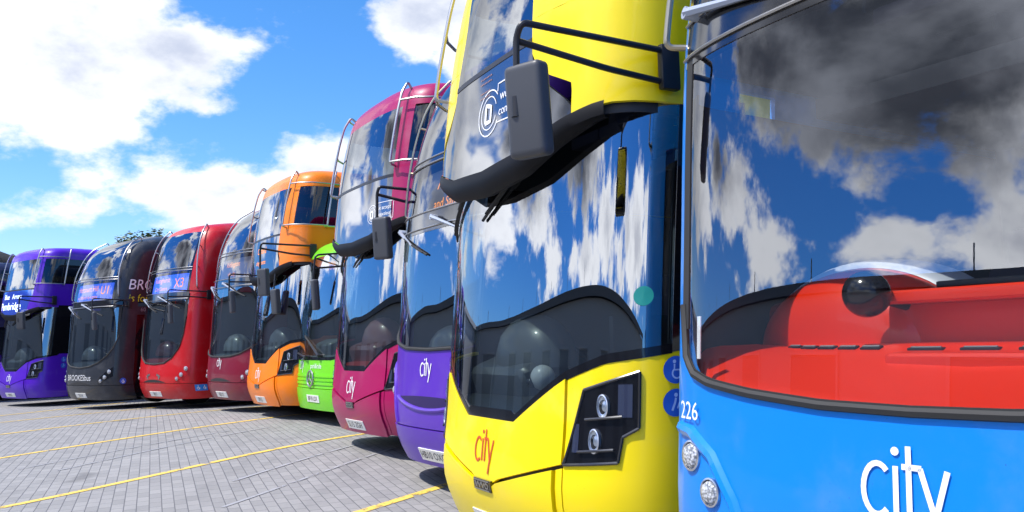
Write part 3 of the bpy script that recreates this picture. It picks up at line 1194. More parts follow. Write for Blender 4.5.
    if o.get('frame'):
        b = bmesh.new()
        fm = paint('frame' + name_key, o['frame'])
        c = sc + .40
        for sg in (-1, 1):
            patchz(b, S, 2.66, zu1 + .10, (lambda z: qu + .02) if sg > 0 else (lambda z: -qu - .20), (lambda z: qu + .20) if sg > 0 else (lambda z: -qu - .02), .012, .03)
        mesh_obj('front_frame', b, fm, r)
    # ---- sides
    for sg in (-1, 1):
        b = bmesh.new()
        q0, q1 = sc + .40, S.send() - .6
        patch(b, S, [q0, q0 + 1.2, q1] if sg > 0 else [-q1, -q0 - 1.2, -q0], 3.202, 3.93, -.006, 0)
        mesh_obj('upper_side_window', b, G_SIDE, r, 60)
        b = bmesh.new()
        patch(b, S, [q0, q0 + 1.2, S.send()] if sg > 0 else [-S.send(), -q0 - 1.2, -q0], 3.932, zu1, 0, .02)
        for k in range(6):
            q = q0 + .85 + k * 1.45
            patch(b, S, [q, q + .07] if sg > 0 else [-q - .07, -q], 3.2, 3.93, .002, .02)
        patch(b, S, [S.send() - .6, S.send()] if sg > 0 else [-S.send(), -S.send() + .6], 3.2, 3.93, 0, .02)
        q0 = sc + (1.75 if sg > 0 else .14)
        patch(b, S, [q0, S.send()] if sg > 0 else [-S.send(), -q0], 1.252, 2.498, -.002, .02)
        mesh_obj('window_pillars', b, M_GLOSSBLACK, r)
    b = bmesh.new()
    patch(b, S, [e1 + .005, sc + 1.0, sc + 1.745], .30, 2.30, -.02, .02)
    d = mesh_obj('door', b, M_GLOSSBLACK, r)
    b = bmesh.new()
    for q in (sc + .30, sc + 1.02):
        patch(b, S, [q, q + .62], .50, 2.22, -.012, .006)
    mesh_obj('door_glass', b, principled('door glass', (.015, .02, .022), .04, 0, 0, 1), d)
    # ---- headlamps
    style = o.get('lamps', 'round')
    for sg in (-1, 1):
        lampspec = [(sx(a_), z_, r_) for a_, z_, r_ in o.get('lamp_at', [(.95, 1.12, .05), (.86, .93, .045)])] if style == 'round' else [(sx(1.06), .93, .045), (sx(.98), .80, .045), (sx(.88), .71, .04)]
        if style == 'round':
            # raised horseshoe moulding round the lamps
            b = bmesh.new()
            pth = [(sx(a_), z_) for a_, z_ in o.get('mould', [(1.04, 1.20), (.93, 1.16), (.82, 1.0), (.74, .80), (.70, .62)])]
            add_tube(b, [S.P(sg * a, z, -.004) for a, z in dense(pth, .05)], .028, 8)
            mesh_obj('lamp_moulding', b, col_m, r)
        else:
            b = bmesh.new()
            lo_ = [(sx(.80), .62), (sx(1.12), .82)]
            hi_ = [(sx(.80), .74), (sx(1.0), .93), (sx(1.12), 1.05)]
            pts = [sx(.80), sx(.95), sx(1.0), sx(1.12)]
            if sg < 0: pts = [-p for p in pts[::-1]]
            patch(b, S, pts, lambda q: lin(lo_, abs(q)), lambda q: lin(hi_, abs(q)), .005, .02, .05)
            mesh_obj('headlight_cluster', b, M_GLOSSBLACK if o.get('black_lamps') else col_m, r)
        for q, z, rad in lampspec:
            p = S.P(sg * q, z, 0)
            n = (S.P(sg * q, z, .05) - p).normalized()
            n = (n + Vector((0, -.5, 0))).normalized()
            M = Matrix.Translation(p + n * .004) @ n.to_track_quat('Z', 'Y').to_matrix().to_4x4()
            b = bmesh.new()
            k = rad / .06
            add_lathe(b, [(.066 * k, -.02), (.066 * k, .010), (.058 * k, .012), (.055 * k, -.004), (.03 * k, -.016), (.01, -.012)], M, 20)
            hl = mesh_obj('headlight', b, M_LAMP, r)
            b = bmesh.new()
            add_lathe(b, [(.053 * k, .006), (.045 * k, .018), (.024 * k, .026), (.001, .028)], M, 16, cap=False)
            mesh_obj('lens', b, frosted(), hl)
    if o.get('winglets'):
        b = bmesh.new()
        for sg in (-1, 1):
            ribbon(b, S, dense([(sg * .16, .80), (sg * .30, .76), (sg * .24, .70)], .04), .05, .006)
        mesh_obj('emblem', b, M_CHROME, r, 0)
    if o.get('slot'):
        b = bmesh.new()
        patch(b, S, [-sx(.62), -sx(.4), 0, sx(.4), sx(.62)], lambda q: .78 + .10 * (abs(q) / sx(.62)) ** 2, lambda q: .90 + .001 - .02 * (abs(q) / sx(.62)) ** 2, .004, .01)
        mesh_obj('intake_slot', b, principled('slot' + name_key, tuple(c * .18 for c in col), .5), r)
        b = bmesh.new()
        add_tube(b, [S.P(q * sx(.66), .775 + .10 * q * q, .0) for q in [-1 + k / 12 for k in range(25)]], .022, 8)
        mesh_obj('bumper_moulding', b, col_m, r)
    if o.get('grille', True):
        b = bmesh.new()
        patch(b, S, [-sx(.5), 0, sx(.5)], .62, lambda q: .62 + .06 * max(0, 1 - (abs(q) / sx(.5)) ** 2) + .004, .004, .01)
        mesh_obj('grille', b, M_BLACK, r)
    # ---- logo, plate
    if o.get('city', True):
        b = bmesh.new()
        city_logo(b, S, sx(o.get('logo_x', 0)), o.get('logo_z', .85), o.get('logo_h', .14), .006)
        mesh_obj('logo', b, principled('logo' + name_key, o.get('logo', (.8, .8, .8)), .4), r, 0)
    for kind_, s_, cx, cz, sz, cc in o.get('words', []):
        b = bmesh.new()
        text_on(b, S, s_, cx, cz, sz, .014)
        mesh_obj(kind_, b, principled('ink %.2f %.2f %.2f' % cc, cc, .4), r, 0)
    plate(r, S, o.get('plate_x', 0), .36, o.get('plate', 'BD62'), .018)
    if o.get('stickers'):
        for q, z in o['stickers']:
            b = bmesh.new()
            disc(b, S, q, z, .075, .006, 18)
            st = mesh_obj('access_sticker', b, M_STICKER, r, 0)
            b = bmesh.new()
            ribbon(b, S, ell(q, z - .015, .028, .028, 130, 400, 12), .012, .008)
            ribbon(b, S, [(q, z + .045), (q, z), (q + .03, z - .03)], .012, .008)
            mesh_obj('symbol', b, M_WHITE, st, 0)
    if o.get('square_sticker'):
        q, z = o['square_sticker']
        b = bmesh.new()
        patch(b, S, [q - .14, q + .14], z - .07, z + .07, .014, .003)
        st = mesh_obj('access_sticker', b, principled('blue square', (.03, .22, .62), .4), r, 0)
        b = bmesh.new()
        for dx in (-.07, .07):
            ribbon(b, S, ell(q + dx, z - .01, .028, .028, 120, 400, 12), .012, .018)
            ribbon(b, S, [(q + dx, z + .05), (q + dx, z), (q + dx + .03, z - .03)], .014, .018)
        mesh_obj('symbol', b, M_WHITE, st, 0)
    # ---- wipers from the top of the screen
    wm = o.get('wiper_mat', M_GREYARM)
    wz = o.get('wiper_z', (2.56, 2.36))
    wiper(r, S, sx(-.95), wz[0], sx(-.45), wz[1], .7, wm, .06)
    wiper(r, S, sx(.0), wz[0] + .02, sx(.5), wz[1] + .04, .7, wm, .06)
    # ---- mirror(s)
    for sg in o.get('mirror_sides', (1,)):
        hx, hy, hz = o.get('mirror', (1.32, -.26, 2.14))
        base = S.P(sg * (sc - .1), 2.58, .02)
        hx *= sg
        am = o.get('arm_mat', M_BLACK)
        t1 = Vector((hx - .02 * sg, hy - .05, 2.60))
        arm1 = [base + Vector((0, 0, .07)), base + Vector((.03 * sg, -.08, .07)), t1 + Vector((0, 0, .07)), Vector((hx - .02 * sg, hy - .05, hz + .02))]
        arm2 = [base - Vector((0, 0, .07)), base.lerp(t1, .5) - Vector((0, 0, .06)), t1 - Vector((0, 0, .08))]
        mirror(r, [arm1, arm2], (hx, hy, hz), o.get('mirror_size', (.19, .09, .42)), -12 * sg, 4, .015, am, base=(base, (.05, .1, .22)))
    # ---- deflector rails
    for sg in o.get('rail_sides', (-1, 1)):
        b = bmesh.new()
        q = sx(o.get('rail_x', 1.12)) * sg
        rail(b, S, q, o.get('rail_z', 2.75), 4.2, .09, .015, sx(.98) * sg, 2)
        mesh_obj('deflector_rail', b, o.get('rail_mat', M_CHROME), r)
    # ---- inside
    b = bmesh.new()
    add_box(b, (0, L_ / 2 + .2, .42), (2.3, L_ - 1.3, .08))
    add_box(b, (0, L_ / 2 + .55, 2.58), (2.34, L_ - 1.4, .10))
    add_box(b, (.0, 3.0, 1.5), (2.36, .06, 2.1))
    mesh_obj('interior_decks', b, M_INT, r)
    b = bmesh.new()
    for sg in (-1, 1):
        for z0, z1, a_ in ((.5, 2.5, qs + .02), (2.66, 3.19, qu + .01)):
            e_ = S.send() - .05
            patch(b, S, [a_, sc + .3, sc + 1.5, e_] if sg > 0 else [-e_, -sc - 1.5, -sc - .3, -a_], z0, z1, -.045, .01, .1, .4)
    patch(b, S, [-S.send() + .05, -sc - 1, -sc, 0, sc, sc + 1, S.send() - .05], zu1 + .01, H - .05, -.045, .01, .15, .1)
    mesh_obj('interior_lining', b, M_INT, r)
    if not o.get('own_dash'):
        dm = o.get('dash', (.05, .052, .056))
        b = bmesh.new()
        rows = []
        for k in range(21):
            q = -sx(1.12) + 2 * sx(1.12) * k / 20
            c_ = S.P(q, 1.16, -.12)
            rows.append([S.P(q, .95, -.06), S.P(q, 1.10, -.07), c_, c_ + Vector((-.1 * (q / 1.3), .30, .03)), c_ + Vector((-.1 * (q / 1.3), .36, -.4))])
        quad_grid(b, rows)
        da = mesh_obj('dashboard', b, principled('dash %.2f %.2f %.2f' % dm, dm, .35, 0, .4), r)
        b = bmesh.new()
        add_lathe(b, [(.34, 0), (.335, .08), (.29, .19), (.2, .27), (.09, .31), (.001, .32)], Matrix.Translation((-.42, .55, 1.22)) @ Matrix.Diagonal((1.1, .75, 1.1, 1)), 28, cap=False)
        mesh_obj('binnacle', b, principled('binnacle' + name_key, o.get('pod', (.12, .125, .13)), .3, 0, .5), da)
        steering(r, -.5, .98, 1.36)
    cab_seat(r, -.55, 1.75, .98)
    poles(r, .5, 1.5, .46, 2.5, principled('pole' + name_key, o.get('pole', (.6, .1, .05)), .4))
    upper_seats(r, 1.2, 1.7, 2.62)
    chassis(r, L_)
    wheels(r, L_)
    r['_'] = 0
    del r['_']
    return r, S


# ---------------------------------------------------------------- type 3: single decker
def single_deck(name, label, x, y, th, col, o):
    name_key = ' %.2f %.2f %.2f' % col
    col_m = paint('paint' + name_key, col)
    L_ = 11.6
    H = 3.08
    S = Surf([(.2, .07), (.35, .03), (.6, 0), (1.05, .02), (1.8, .08), (2.5, .17), (2.75, .22), (2.92, .33), (3.02, .5), (H, .9)],
             [(.2, 1.22), (.4, 1.27), (2.4, 1.26), (2.75, 1.24), (2.92, 1.17), (H, .95)], .42, 2.8, L_)
    r = bus_root(name, label, x, y, th)
    sx, sc = S.sx, S.sc
    ws = [(0, 1.03), (sx(.7), 1.03), (sx(1.0), 1.07), (sx(1.18), 1.16), (sc + 9, 1.16)]
    wsf = mir(lambda q: lin(ws, q))
    qs = sx(1.22)
    e1 = sc + .3
    b = bmesh.new()
    pts = [-e1, -qs, -sx(.8), 0, sx(.8), qs, e1]
    patch(b, S, pts, .585, wsf, 0, .03)
    patch(b, S, pts, .24, .575, .018, .05)
    for sg in (-1, 1):
        patch(b, S, [qs, e1] if sg > 0 else [-e1, -qs], wsf, 2.74, 0, .03)
        q0 = sc + (1.7 if sg > 0 else .3)
        side_body(b, S, [(.27, 1.15)], q0, sg)
        side_body(b, S, [(2.45, 2.74)], e1, sg)
    roof_patch(b, S, 2.74, H)
    rear_and_roof(b, S, H, .27)
    # slats across the nose
    for z in (.64, .70, .76):
        patch(b, S, [-sx(.95), 0, sx(.95)], z, z + .035, .012, .012)
    mesh_obj('body', b, col_m, r)
    b = bmesh.new()
    patch(b, S, [-qs, -sx(.7), 0, sx(.7), qs], wsf, 2.74, 0, 0)
    mesh_obj('windscreen', b, G_SCREEN, r, 60)
    b = bmesh.new()
    patch(b, S, [-qs, -sx(.7), 0, sx(.7), qs], wsf, lambda q: wsf(q) + .05, .003, .006)
    patch(b, S, [-qs, 0, qs], 2.38, 2.74, -.03, .02)
    for sg in (-1, 1):
        patch(b, S, [qs - .05, qs + .02] if sg > 0 else [-qs - .02, -qs + .05], 1.12, 2.74, .004, .01)
    mesh_obj('windscreen_seal', b, M_GLOSSBLACK, r)
    b = bmesh.new()
    text_on(b, S, o.get('dest', '300'), sx(.35), 2.48, .2, -.026)
    mesh_obj('destination_text', b, M_LED, r, 0)
    b = bmesh.new()
    # upright wing of glass beside the door and black window bands
    for sg in (-1, 1):
        q0 = sc + (1.7 if sg > 0 else .3)
        patch(b, S, [q0, S.send()] if sg > 0 else [-S.send(), -q0], 1.152, 2.448, -.002, .02)
    mesh_obj('window_band', b, M_GLOSSBLACK, r)
    b = bmesh.new()
    patch(b, S, [sc + .305, sc + 1.0, sc + 1.695], .30, 2.45, -.02, .02)
    mesh_obj('door', b, M_GLOSSBLACK, r)
    for sg in (-1, 1):
        b = bmesh.new()
        patch(b, S, [sx(.98), sx(1.2), sc] if sg > 0 else [-sc, -sx(1.2), -sx(.98)], .575, .80, .016, .02, .05)
        hl = mesh_obj('headlight', b, M_LENS, r)
        b = bmesh.new()
        for q in (sx(1.05), sx(1.2)):
            p = S.P(sg * q, .69, .016)
            n = (S.P(sg * q, .69, .06) - p).normalized()
            add_lathe(b, [(.07, -.01), (.066, .006), (.04, .012), (.001, .014)], Matrix.Translation(p) @ n.to_track_quat('Z', 'Y').to_matrix().to_4x4(), 16, cap=False)
        mesh_obj('reflector', b, M_LAMP, hl)
    # round three-pointed emblem
    b = bmesh.new()
    cz = .735
    add_tube(b, [S.P(a, z, .03) for a, z in ell(0, cz, .125, .125, 0, 360, 32)], .015, 8)
    for a in (90, 210, 330):
        add_tube(b, [S.P(0, cz, .035), S.P(.115 * math.cos(R(a)), cz + .115 * math.sin(R(a)), .03)], .01, 6, rads=[.018, .006])
    mesh_obj('emblem', b, M_CHROME, r)
    b = bmesh.new()
    city_logo(b, S, -.52, .885, .12, .006)
    text_on(b, S, 'park&ride', .16, .90, .115, .006)
    mesh_obj('logo', b, M_WHITE, r, 0)
    plate(r, S, .06, .42, 'BF10 LSX', .026)
    wiper(r, S, sx(-.2), 1.08, sx(-.72), 1.14, .7, M_BLACK, .05)
    wiper(r, S, sx(.35), 1.10, sx(-.1), 1.30, .7, M_BLACK, .05)
    hx, hy, hz = (1.18, -.36, 2.02)
    base = S.P(sc - .1, 2.66, .02)
    mirror(r, [[base, base + Vector((.02, -.1, .03)), Vector((hx, hy, 2.62)), Vector((hx - .02, hy - .04, 2.1))],
               [base - Vector((0, 0, .16)), Vector((hx, hy, 2.42))]], (hx, hy, hz), (.20, .1, .46), -12, 4, .015, M_BLACK, base=(base - Vector((0, 0, .06)), (.05, .1, .25)))
    bx = S.P(-sc + .1, 2.66, .02)
    mirror(r, [[bx, bx + Vector((-.02, -.1, .03)), Vector((-1.25, -.2, 2.58)), Vector((-1.27, -.24, 2.1))]], (-1.25, -.2, 2.05), (.19, .1, .44), 12, 4, .015, M_BLACK)
    b = bmesh.new()
    add_box(b, (0, L_ / 2 + .2, .42), (2.3, L_ - 1.3, .08))
    add_box(b, (.0, 2.9, 1.4), (2.36, .06, 1.9))
    mesh_obj('interior_decks', b, M_INT, r)
    b = bmesh.new()
    rows = []
    for k in range(21):
        q = -sx(1.15) + 2 * sx(1.15) * k / 20
        c_ = S.P(q, 1.10, -.1)
        rows.append([S.P(q, .9, -.06), S.P(q, 1.04, -.06), c_, c_ + Vector((0, .45, .02)), c_ + Vector((0, .5, -.4))])
    quad_grid(b, rows)
    da = mesh_obj('dashboard', b, principled('dash grey', (.16, .18, .17), .4), r)
    b = bmesh.new()
    bevel_box(b, (-.5, .5, 1.22), (.8, .3, .26), .08, Matrix.Rotation(R(20), 3, 'X'), 3)
    mesh_obj('binnacle', b, principled('dash grey', (.16, .18, .17), .4), da)
    steering(r, -.5, .9, 1.34)
    cab_seat(r, -.5, 1.5, .95)
    poles(r, .5, 1.2, .46, 2.7, principled('yellow pole', (.7, .5, .03), .4))
    chassis(r, L_)
    wheels(r, L_)
    return r



# ------------------------------------------------------------------ ground
def ground_material():
    m = principled('block paving', (.4, .4, .42), .75)
    t = NT(m.node_tree)
    b = t.n['Principled BSDF']
    tc = t.add('ShaderNodeTexCoord').outputs['Object']
    mp = t.add('ShaderNodeMapping')
    mp.inputs['Rotation'].default_value = (0, 0, R(-113))
    t.l.new(tc, mp.inputs[0])
    br = t.add('ShaderNodeTexBrick')
    br.offset = .5
    t.l.new(mp.outputs[0], br.inputs['Vector'])
    t.put(br, 'Scale', 1.0); t.put(br, 'Brick Width', .21); t.put(br, 'Row Height', .105)
    t.put(br, 'Mortar Size', .0045); t.put(br, 'Mortar Smooth', .3); t.put(br, 'Bias', 0.0)
    t.put(br, 'Color1', (.215, .210, .203, 1)); t.put(br, 'Color2', (.27, .262, .252, 1)); t.put(br, 'Mortar', (.095, .095, .10, 1))
    n1 = t.noise(tc, .35, 6, .6)
    n2 = t.noise(tc, 3.0, 8, .65)
    n3 = t.noise(tc, 60.0, 3, .6)
    f = t.m('ADD', .72, t.m('ADD', t.m('MULTIPLY', n1, .32), t.m('MULTIPLY', n2, .24)))
    f = t.m('MULTIPLY', f, t.m('ADD', .86, t.m('MULTIPLY', n3, .28)))
    # tyre-darkened stripes and old oil spots
    st = t.add('ShaderNodeMapping'); st.inputs['Rotation'].default_value = (0, 0, R(24.5)); st.inputs['Scale'].default_value = (1.3, .06, 1)
    t.l.new(tc, st.inputs[0])
    strk = t.smooth(t.noise(st.outputs[0], 1.0, 4, .6), .52, .75)
    oil = t.smooth(t.noise(tc, .9, 3, .5), .66, .74)
    f = t.m('MULTIPLY', f, t.m('SUBTRACT', 1.0, t.m('ADD', t.m('MULTIPLY', strk, .20), t.m('MULTIPLY', oil, .34))))
    mul = t.add('ShaderNodeMix', data_type='RGBA', blend_type='MULTIPLY')
    mul.inputs[0].default_value = 1
    cmb = t.add('ShaderNodeCombineColor')
    for i in range(3): t.l.new(f, cmb.inputs[i])
    t.l.new(br.outputs[0], mul.inputs[6]); t.l.new(cmb.outputs[0], mul.inputs[7])
    t.l.new(mul.outputs[2], b.inputs['Base Color'])
    bp = t.add('ShaderNodeBump'); bp.inputs['Strength'].default_value = .5; bp.inputs['Distance'].default_value = .01
    t.l.new(t.m('SUBTRACT', 1.0, br.outputs['Fac']), bp.inputs['Height'])
    t.l.new(bp.outputs[0], b.inputs['Normal'])
    return m


b = bmesh.new()
xs = [-900, -400, -200, -100, -60, -45] + [-36 + k * .75 for k in range(81)] + [32, 45, 60, 100, 200, 400, 900]
ys = [-900, -400, -200, -100, -60, -40, -25] + [-16 + k * .75 for k in range(77)] + [48, 60, 100, 200, 400, 900]
quad_grid(b, [[(x, y, gz(x, y)) for x in xs] for y in ys])
tag(mesh_obj('ground', b, ground_material()), kind='structure')


def line_mat(name, col, wear):
    m = principled(name, col, .6)
    t = NT(m.node_tree)
    t.n['Principled BSDF'].inputs['Roughness'].default_value = .6
    tc = t.add('ShaderNodeTexCoord').outputs['Object']
    n = t.noise(tc, 6.0, 8, .7)
    a = t.smooth(n, wear, wear + .12)
    tr = t.add('ShaderNodeBsdfTransparent'); mx = t.add('ShaderNodeMixShader')
    o = t.n['Material Output']
    t.l.new(a, mx.inputs[0]); t.l.new(tr.outputs[0], mx.inputs[1]); t.l.new(t.n['Principled BSDF'].outputs[0], mx.inputs[2])
    t.l.new(mx.outputs[0], o.inputs[0])
    return m


M_YEL = line_mat('yellow road paint', (.74, .50, .09), .36)
M_SCUFF = line_mat('chalky scuff', (.31, .31, .32), .38)


def ground_line(name, p0, p1, w, mat, ext0=0, ext1=0):
    a, c = Vector(p0), Vector(p1)
    d = (c - a).normalized()
    a -= d * ext0; c += d * ext1
    nn = Vector((-d.y, d.x)) * w / 2
    n = int((c - a).length / .5) + 1
    b = bmesh.new()
    rows = []
    for k in range(n + 1):
        p = a.lerp(c, k / n)
        rows.append([(q.x, q.y, gz(q.x, q.y) + .005) for q in (p + nn, p - nn)])
    quad_grid(b, rows)
    tag(mesh_obj(name, b, mat), kind='structure')


for p0, p1, e0, e1 in [((-4.73, 7.93), (-2.16, 12.2), 12, 4), ((-6.7, 11.21), (-4.23, 15.61), 12, 4), ((-8.55, 14.28), (-6.2, 18.19), 14, 4), ((-10.4, 17.34), (-9.04, 20.21), 14, 3), ((-11.96, 19.94), (-11.65, 21.25), 14, 3), ((-1.34, 7.36), (-0.66, 8.5), 8, 4)]:
    ground_line('yellow_line', p0, p1, .10, M_YEL, e0, e1)
for p0, p1, w in [((-5.86, 10.16), (-4.4, 13.3), .04), ((-5.27, 9.93), (-3.9, 13.6), .045), ((-2.89, 8.8), (-2.0, 11.1), .05), ((-2.6, 7.65), (-1.5, 10.7), .045)]:
    ground_line('scuff_mark', p0, p1, w, M_SCUFF)

# ------------------------------------------------------------------ buildings
M_CLAD = principled('grey cladding', (.30, .305, .31), .5)
_t = NT(M_CLAD.node_tree)
_tc = _t.add('ShaderNodeTexCoord').outputs['Object']
_w = _t.add('ShaderNodeTexWave'); _w.inputs['Scale'].default_value = 3.0
_t.l.new(_tc, _w.inputs[0])
_bp = _t.add('ShaderNodeBump'); _bp.inputs['Strength'].default_value = .4; _bp.inputs['Distance'].default_value = .03
_t.l.new(_w.outputs[1], _bp.inputs['Height']); _t.l.new(_bp.outputs[0], _t.n['Principled BSDF'].inputs['Normal'])


def shed(name, label, loc, rot, size, doors, mat, roofmat):
    """long low-pitched works building, its long face on the local -Y side"""
    w, d, h = size
    root = bpy.data.objects.new(name, None); COL.objects.link(root)
    root.location = loc; root.rotation_euler = (0, 0, R(rot))
    tag(root, label, 'building')
    b = bmesh.new(); add_box(b, (0, d / 2, h / 2), (w, d, h)); mesh_obj('wall', b, mat, root, 0)
    b = bmesh.new()
    quad_grid(b, [[(-w / 2 - .4, -.5, h), (w / 2 + .4, -.5, h)], [(-w / 2 - .4, -.5, h + .55), (w / 2 + .4, -.5, h + .55)],
                  [(-w / 2 - .4, d / 2, h + 1.8), (w / 2 + .4, d / 2, h + 1.8)], [(-w / 2 - .4, d + .5, h + .4), (w / 2 + .4, d + .5, h + .4)], [(-w / 2 - .4, d + .5, h), (w / 2 + .4, d + .5, h)]])
    bmesh.ops.holes_fill(b, edges=b.edges[:])
    mesh_obj('roof', b, roofmat, root, 0)
    for x in doors:
        b = bmesh.new(); add_box(b, (x, -.03, 2.4), (4.4, .1, 4.8)); dr = mesh_obj('shutter_door', b, principled('shutter', (.14, .145, .155), .5), root, 0)
        b = bmesh.new()
        for sx_ in (-2.3, 2.3): add_box(b, (x + sx_, -.06, 2.45), (.18, .2, 4.9))
        add_box(b, (x, -.06, 4.98), (4.78, .2, .18))
        mesh_obj('door_frame', b, principled('pale frame', (.34, .34, .34), .5), dr, 0)
    for k in range(int(w / 9)):
        b = bmesh.new()
        add_box(b, (-w / 2 + 5 + k * 9, -.25, h + 1.0), (.07, .07, 1.4))
        mesh_obj('mast', b, M_GREY, root, 0)
    return root


shed('depot_building', 'long dark grey depot workshop facing the parked buses', (-38.6, 15.0, 0), 115, (170, 22, 7.7), [-74, -62, -50, -40, -30, -18, -8, 2, 14, 24, 36, 46, 58, 70], M_CLAD, principled('roof dark', (.10, .10, .105), .6))
shed('flat_roofed_building', 'low grey flat-roofed building behind the leftmost buses', (-63.5, 60, 0), -8, (44, 16, 7.9), [-8, 4], principled('pale cladding', (.33, .34, .36), .6), principled('roof pale', (.48, .48, .48), .6))

# ------------------------------------------------------------------ tree behind the grey bus
def tree(name, label, loc, h, rad, seed):
    rnd = random.Random(seed)
    root = bpy.data.objects.new(name, None); COL.objects.link(root); root.location = loc
    tag(root, label, 'tree')
    b = bmesh.new()
    add_tube(b, [(0, 0, -.1), (.05, 0, h * .3), (-.05, .1, h * .6), (0, 0, h * .92)], .2, 10, rads=[.28, .2, .13, .03])
    tips = []
    for k in range(26):
        z0 = h * rnd.uniform(.3, .85); a = rnd.uniform(0, 6.283); l = rad * rnd.uniform(.5, 1.0) * (1.15 - .6 * z0 / h)
        e = Vector((math.cos(a) * l, math.sin(a) * l, z0 + l * rnd.uniform(.2, .8)))
        mid = Vector((e.x * .5, e.y * .5, z0 + (e.z - z0) * .35))
        add_tube(b, [(0, 0, z0), mid, e], .05, 6, rads=[.08, .05, .015])
        tips += [e, mid.lerp(e, .6)]
    tips += [Vector((0, 0, h * .95)), Vector((.2, .3, h * .85))]
    mesh_obj('trunk', b, principled('bark', (.09, .07, .05), .9), root)
    b = bmesh.new()
    for tp in tips:
        for q in range(4):
            c = tp + Vector((rnd.gauss(0, .30), rnd.gauss(0, .30), rnd.gauss(0, .22)))
            for k in range(70):
                p = c + Vector((rnd.gauss(0, .17), rnd.gauss(0, .17), rnd.gauss(0, .13)))
                s_ = rnd.uniform(.06, .13)
                M = Matrix.Translation(p) @ Matrix.Rotation(rnd.uniform(0, 6.28), 4, 'Z') @ Matrix.Rotation(rnd.uniform(-1.2, 1.2), 4, 'X')
                v = [b.verts.new(M @ Vector(w)) for w in ((-s_, 0, 0), (0, -s_ * .45, 0), (s_, 0, .01), (0, s_ * .45, 0))]
                b.faces.new(v)
    m = principled('leaves', (.075, .10, .025), .6)
    t = NT(m.node_tree); tc = t.add('ShaderNodeTexCoord').outputs['Object']
    t.l.new(t.mix(t.noise(tc, 1.2, 4, .6), (.045, .075, .018, 1), (.13, .15, .04, 1)), t.n['Principled BSDF'].inputs['Base Color'])
    mesh_obj('crown', b, m, root, 0)
    return root


tree('broadleaf_tree', 'leafy tree whose top shows above the grey bus', (-15.3, 36, 0), 6.55, 1.5, 5)

# ------------------------------------------------------------------ the row of buses
exec_order = []
v_nosed('double_decker_bus', 'bright yellow double-decker bus with red lettering and a large grey mirror', -.20, 5.37, 63, (.86, .66, .0), dict(
    ug=[(2.4, .98), (2.75, .93), (2.95, .68), (3.1, .58), (3.6, .52), (4.1, .6)], logo=(.55, .07, .01), dash=(.05, .052, .056), pod=(.11, .115, .12), badge=(.06, 2.90, .30), disc=True, camera_ball=True, stick=-.15,
    dest=[('::::::::', -.02, 3.12, .10), (':::::::', -.02, 3.02, .10)], dest_mat=principled('unlit amber dots', (.35, .16, .08), .5), pole=(.03, .03, .035), plate='SL15 ZGF', fleet='654', mirror=(1.33, -.34, 2.55), rail_right=False, panel=(.025, .028, .035)))
v_nosed('double_decker_bus', 'magenta pink double-decker bus with a red dashboard', -1.98, 10.35, 58, (.33, .001, .075), dict(
    ug=[(2.4, 1.0), (2.8, .92), (4.1, .90)], dash=(.42, .03, .02), pod=(.25, .10, .09), badge=(.55, 2.80, .22), plate='SL15 ZGH', fleet='666', mirror=(1.34, -.15, 2.42), panel=(.05, .055, .07), side_rail=False))
v_nosed('double_decker_bus', 'orange double-decker bus with steel bars round its upper corners', -4.62, 15.4, 56, (.86, .20, .0), dict(
    ug=[(2.4, .95), (2.9, .75), (3.6, .80), (4.1, .90)], dest=[('Oxford', 0, 2.95, .16), ('city centre', 0, 2.75, .12)], plate='SM15', fleet='651', side_rail=True))
v_nosed('double_decker_bus', 'royal purple double-decker bus with blue sign panel, left of the charcoal one', -14.0, 23.7, 36, (.075, .008, .43), dict(
    ug=[(2.4, .8), (2.7, .74), (3.1, .90), (4.1, .97)], dest=[('Blue   Arrow', -.1, 2.98, .2), ('Pembridge', -.2, 2.68, .3)], dest_mat=principled('pale board text', (.6, .7, .95), .5, emit=(.6, .72, 1), estr=1.6),
    badge=(.55, 2.56, .16), plate='SM65', panel=(.02, .06, .42)))

STOPS = {}
round_nosed('double_decker_bus', 'violet double-decker bus between the pink and yellow buses', -.83, 7.95, 57, (.085, .02, .38), dict(
    u=[(0, 1.33), (.5, 1.345), (.8, 1.40), (1.0, 1.50), (1.1, 1.62), (1.16, 1.9)], logo_z=1.09, logo_h=.115, logo_x=-.05, lamps='round', slot=True, grille=False, plate='HB10 OXC', rail_mat=M_BRASS, pod=(.10, .11, .14), dash=(.06, .16, .15),
    dest=[('Abingdon', .15, 2.92, .2), ('and Sandford', .1, 2.72, .14)], display=(.05, .055, .07), mirror_sides=(), depth=.66, n=2.8))
round_nosed('double_decker_bus', 'bright red double-decker bus with a blue destination screen', -8.32, 19.7, 42, (.47, .004, .008), dict(
    lamps='slant', winglets=True, dest=[('Risinghurst', -.25, 2.95, .17), ('City Centre', -.25, 2.76, .13), ('X3', .55, 2.80, .32)], display=(.02, .07, .50), glow=2.2, plate='BJ11', logo_z=.42, logo_h=.1,
    square_sticker=(1.42, .50), dash=(.35, .03, .03), pod=(.1, .02, .02), u=[(0, 1.03), (.45, 1.06), (.7, 1.18), (.88, 1.40), (.95, 1.7), (.98, 2.1)], ux=.98))
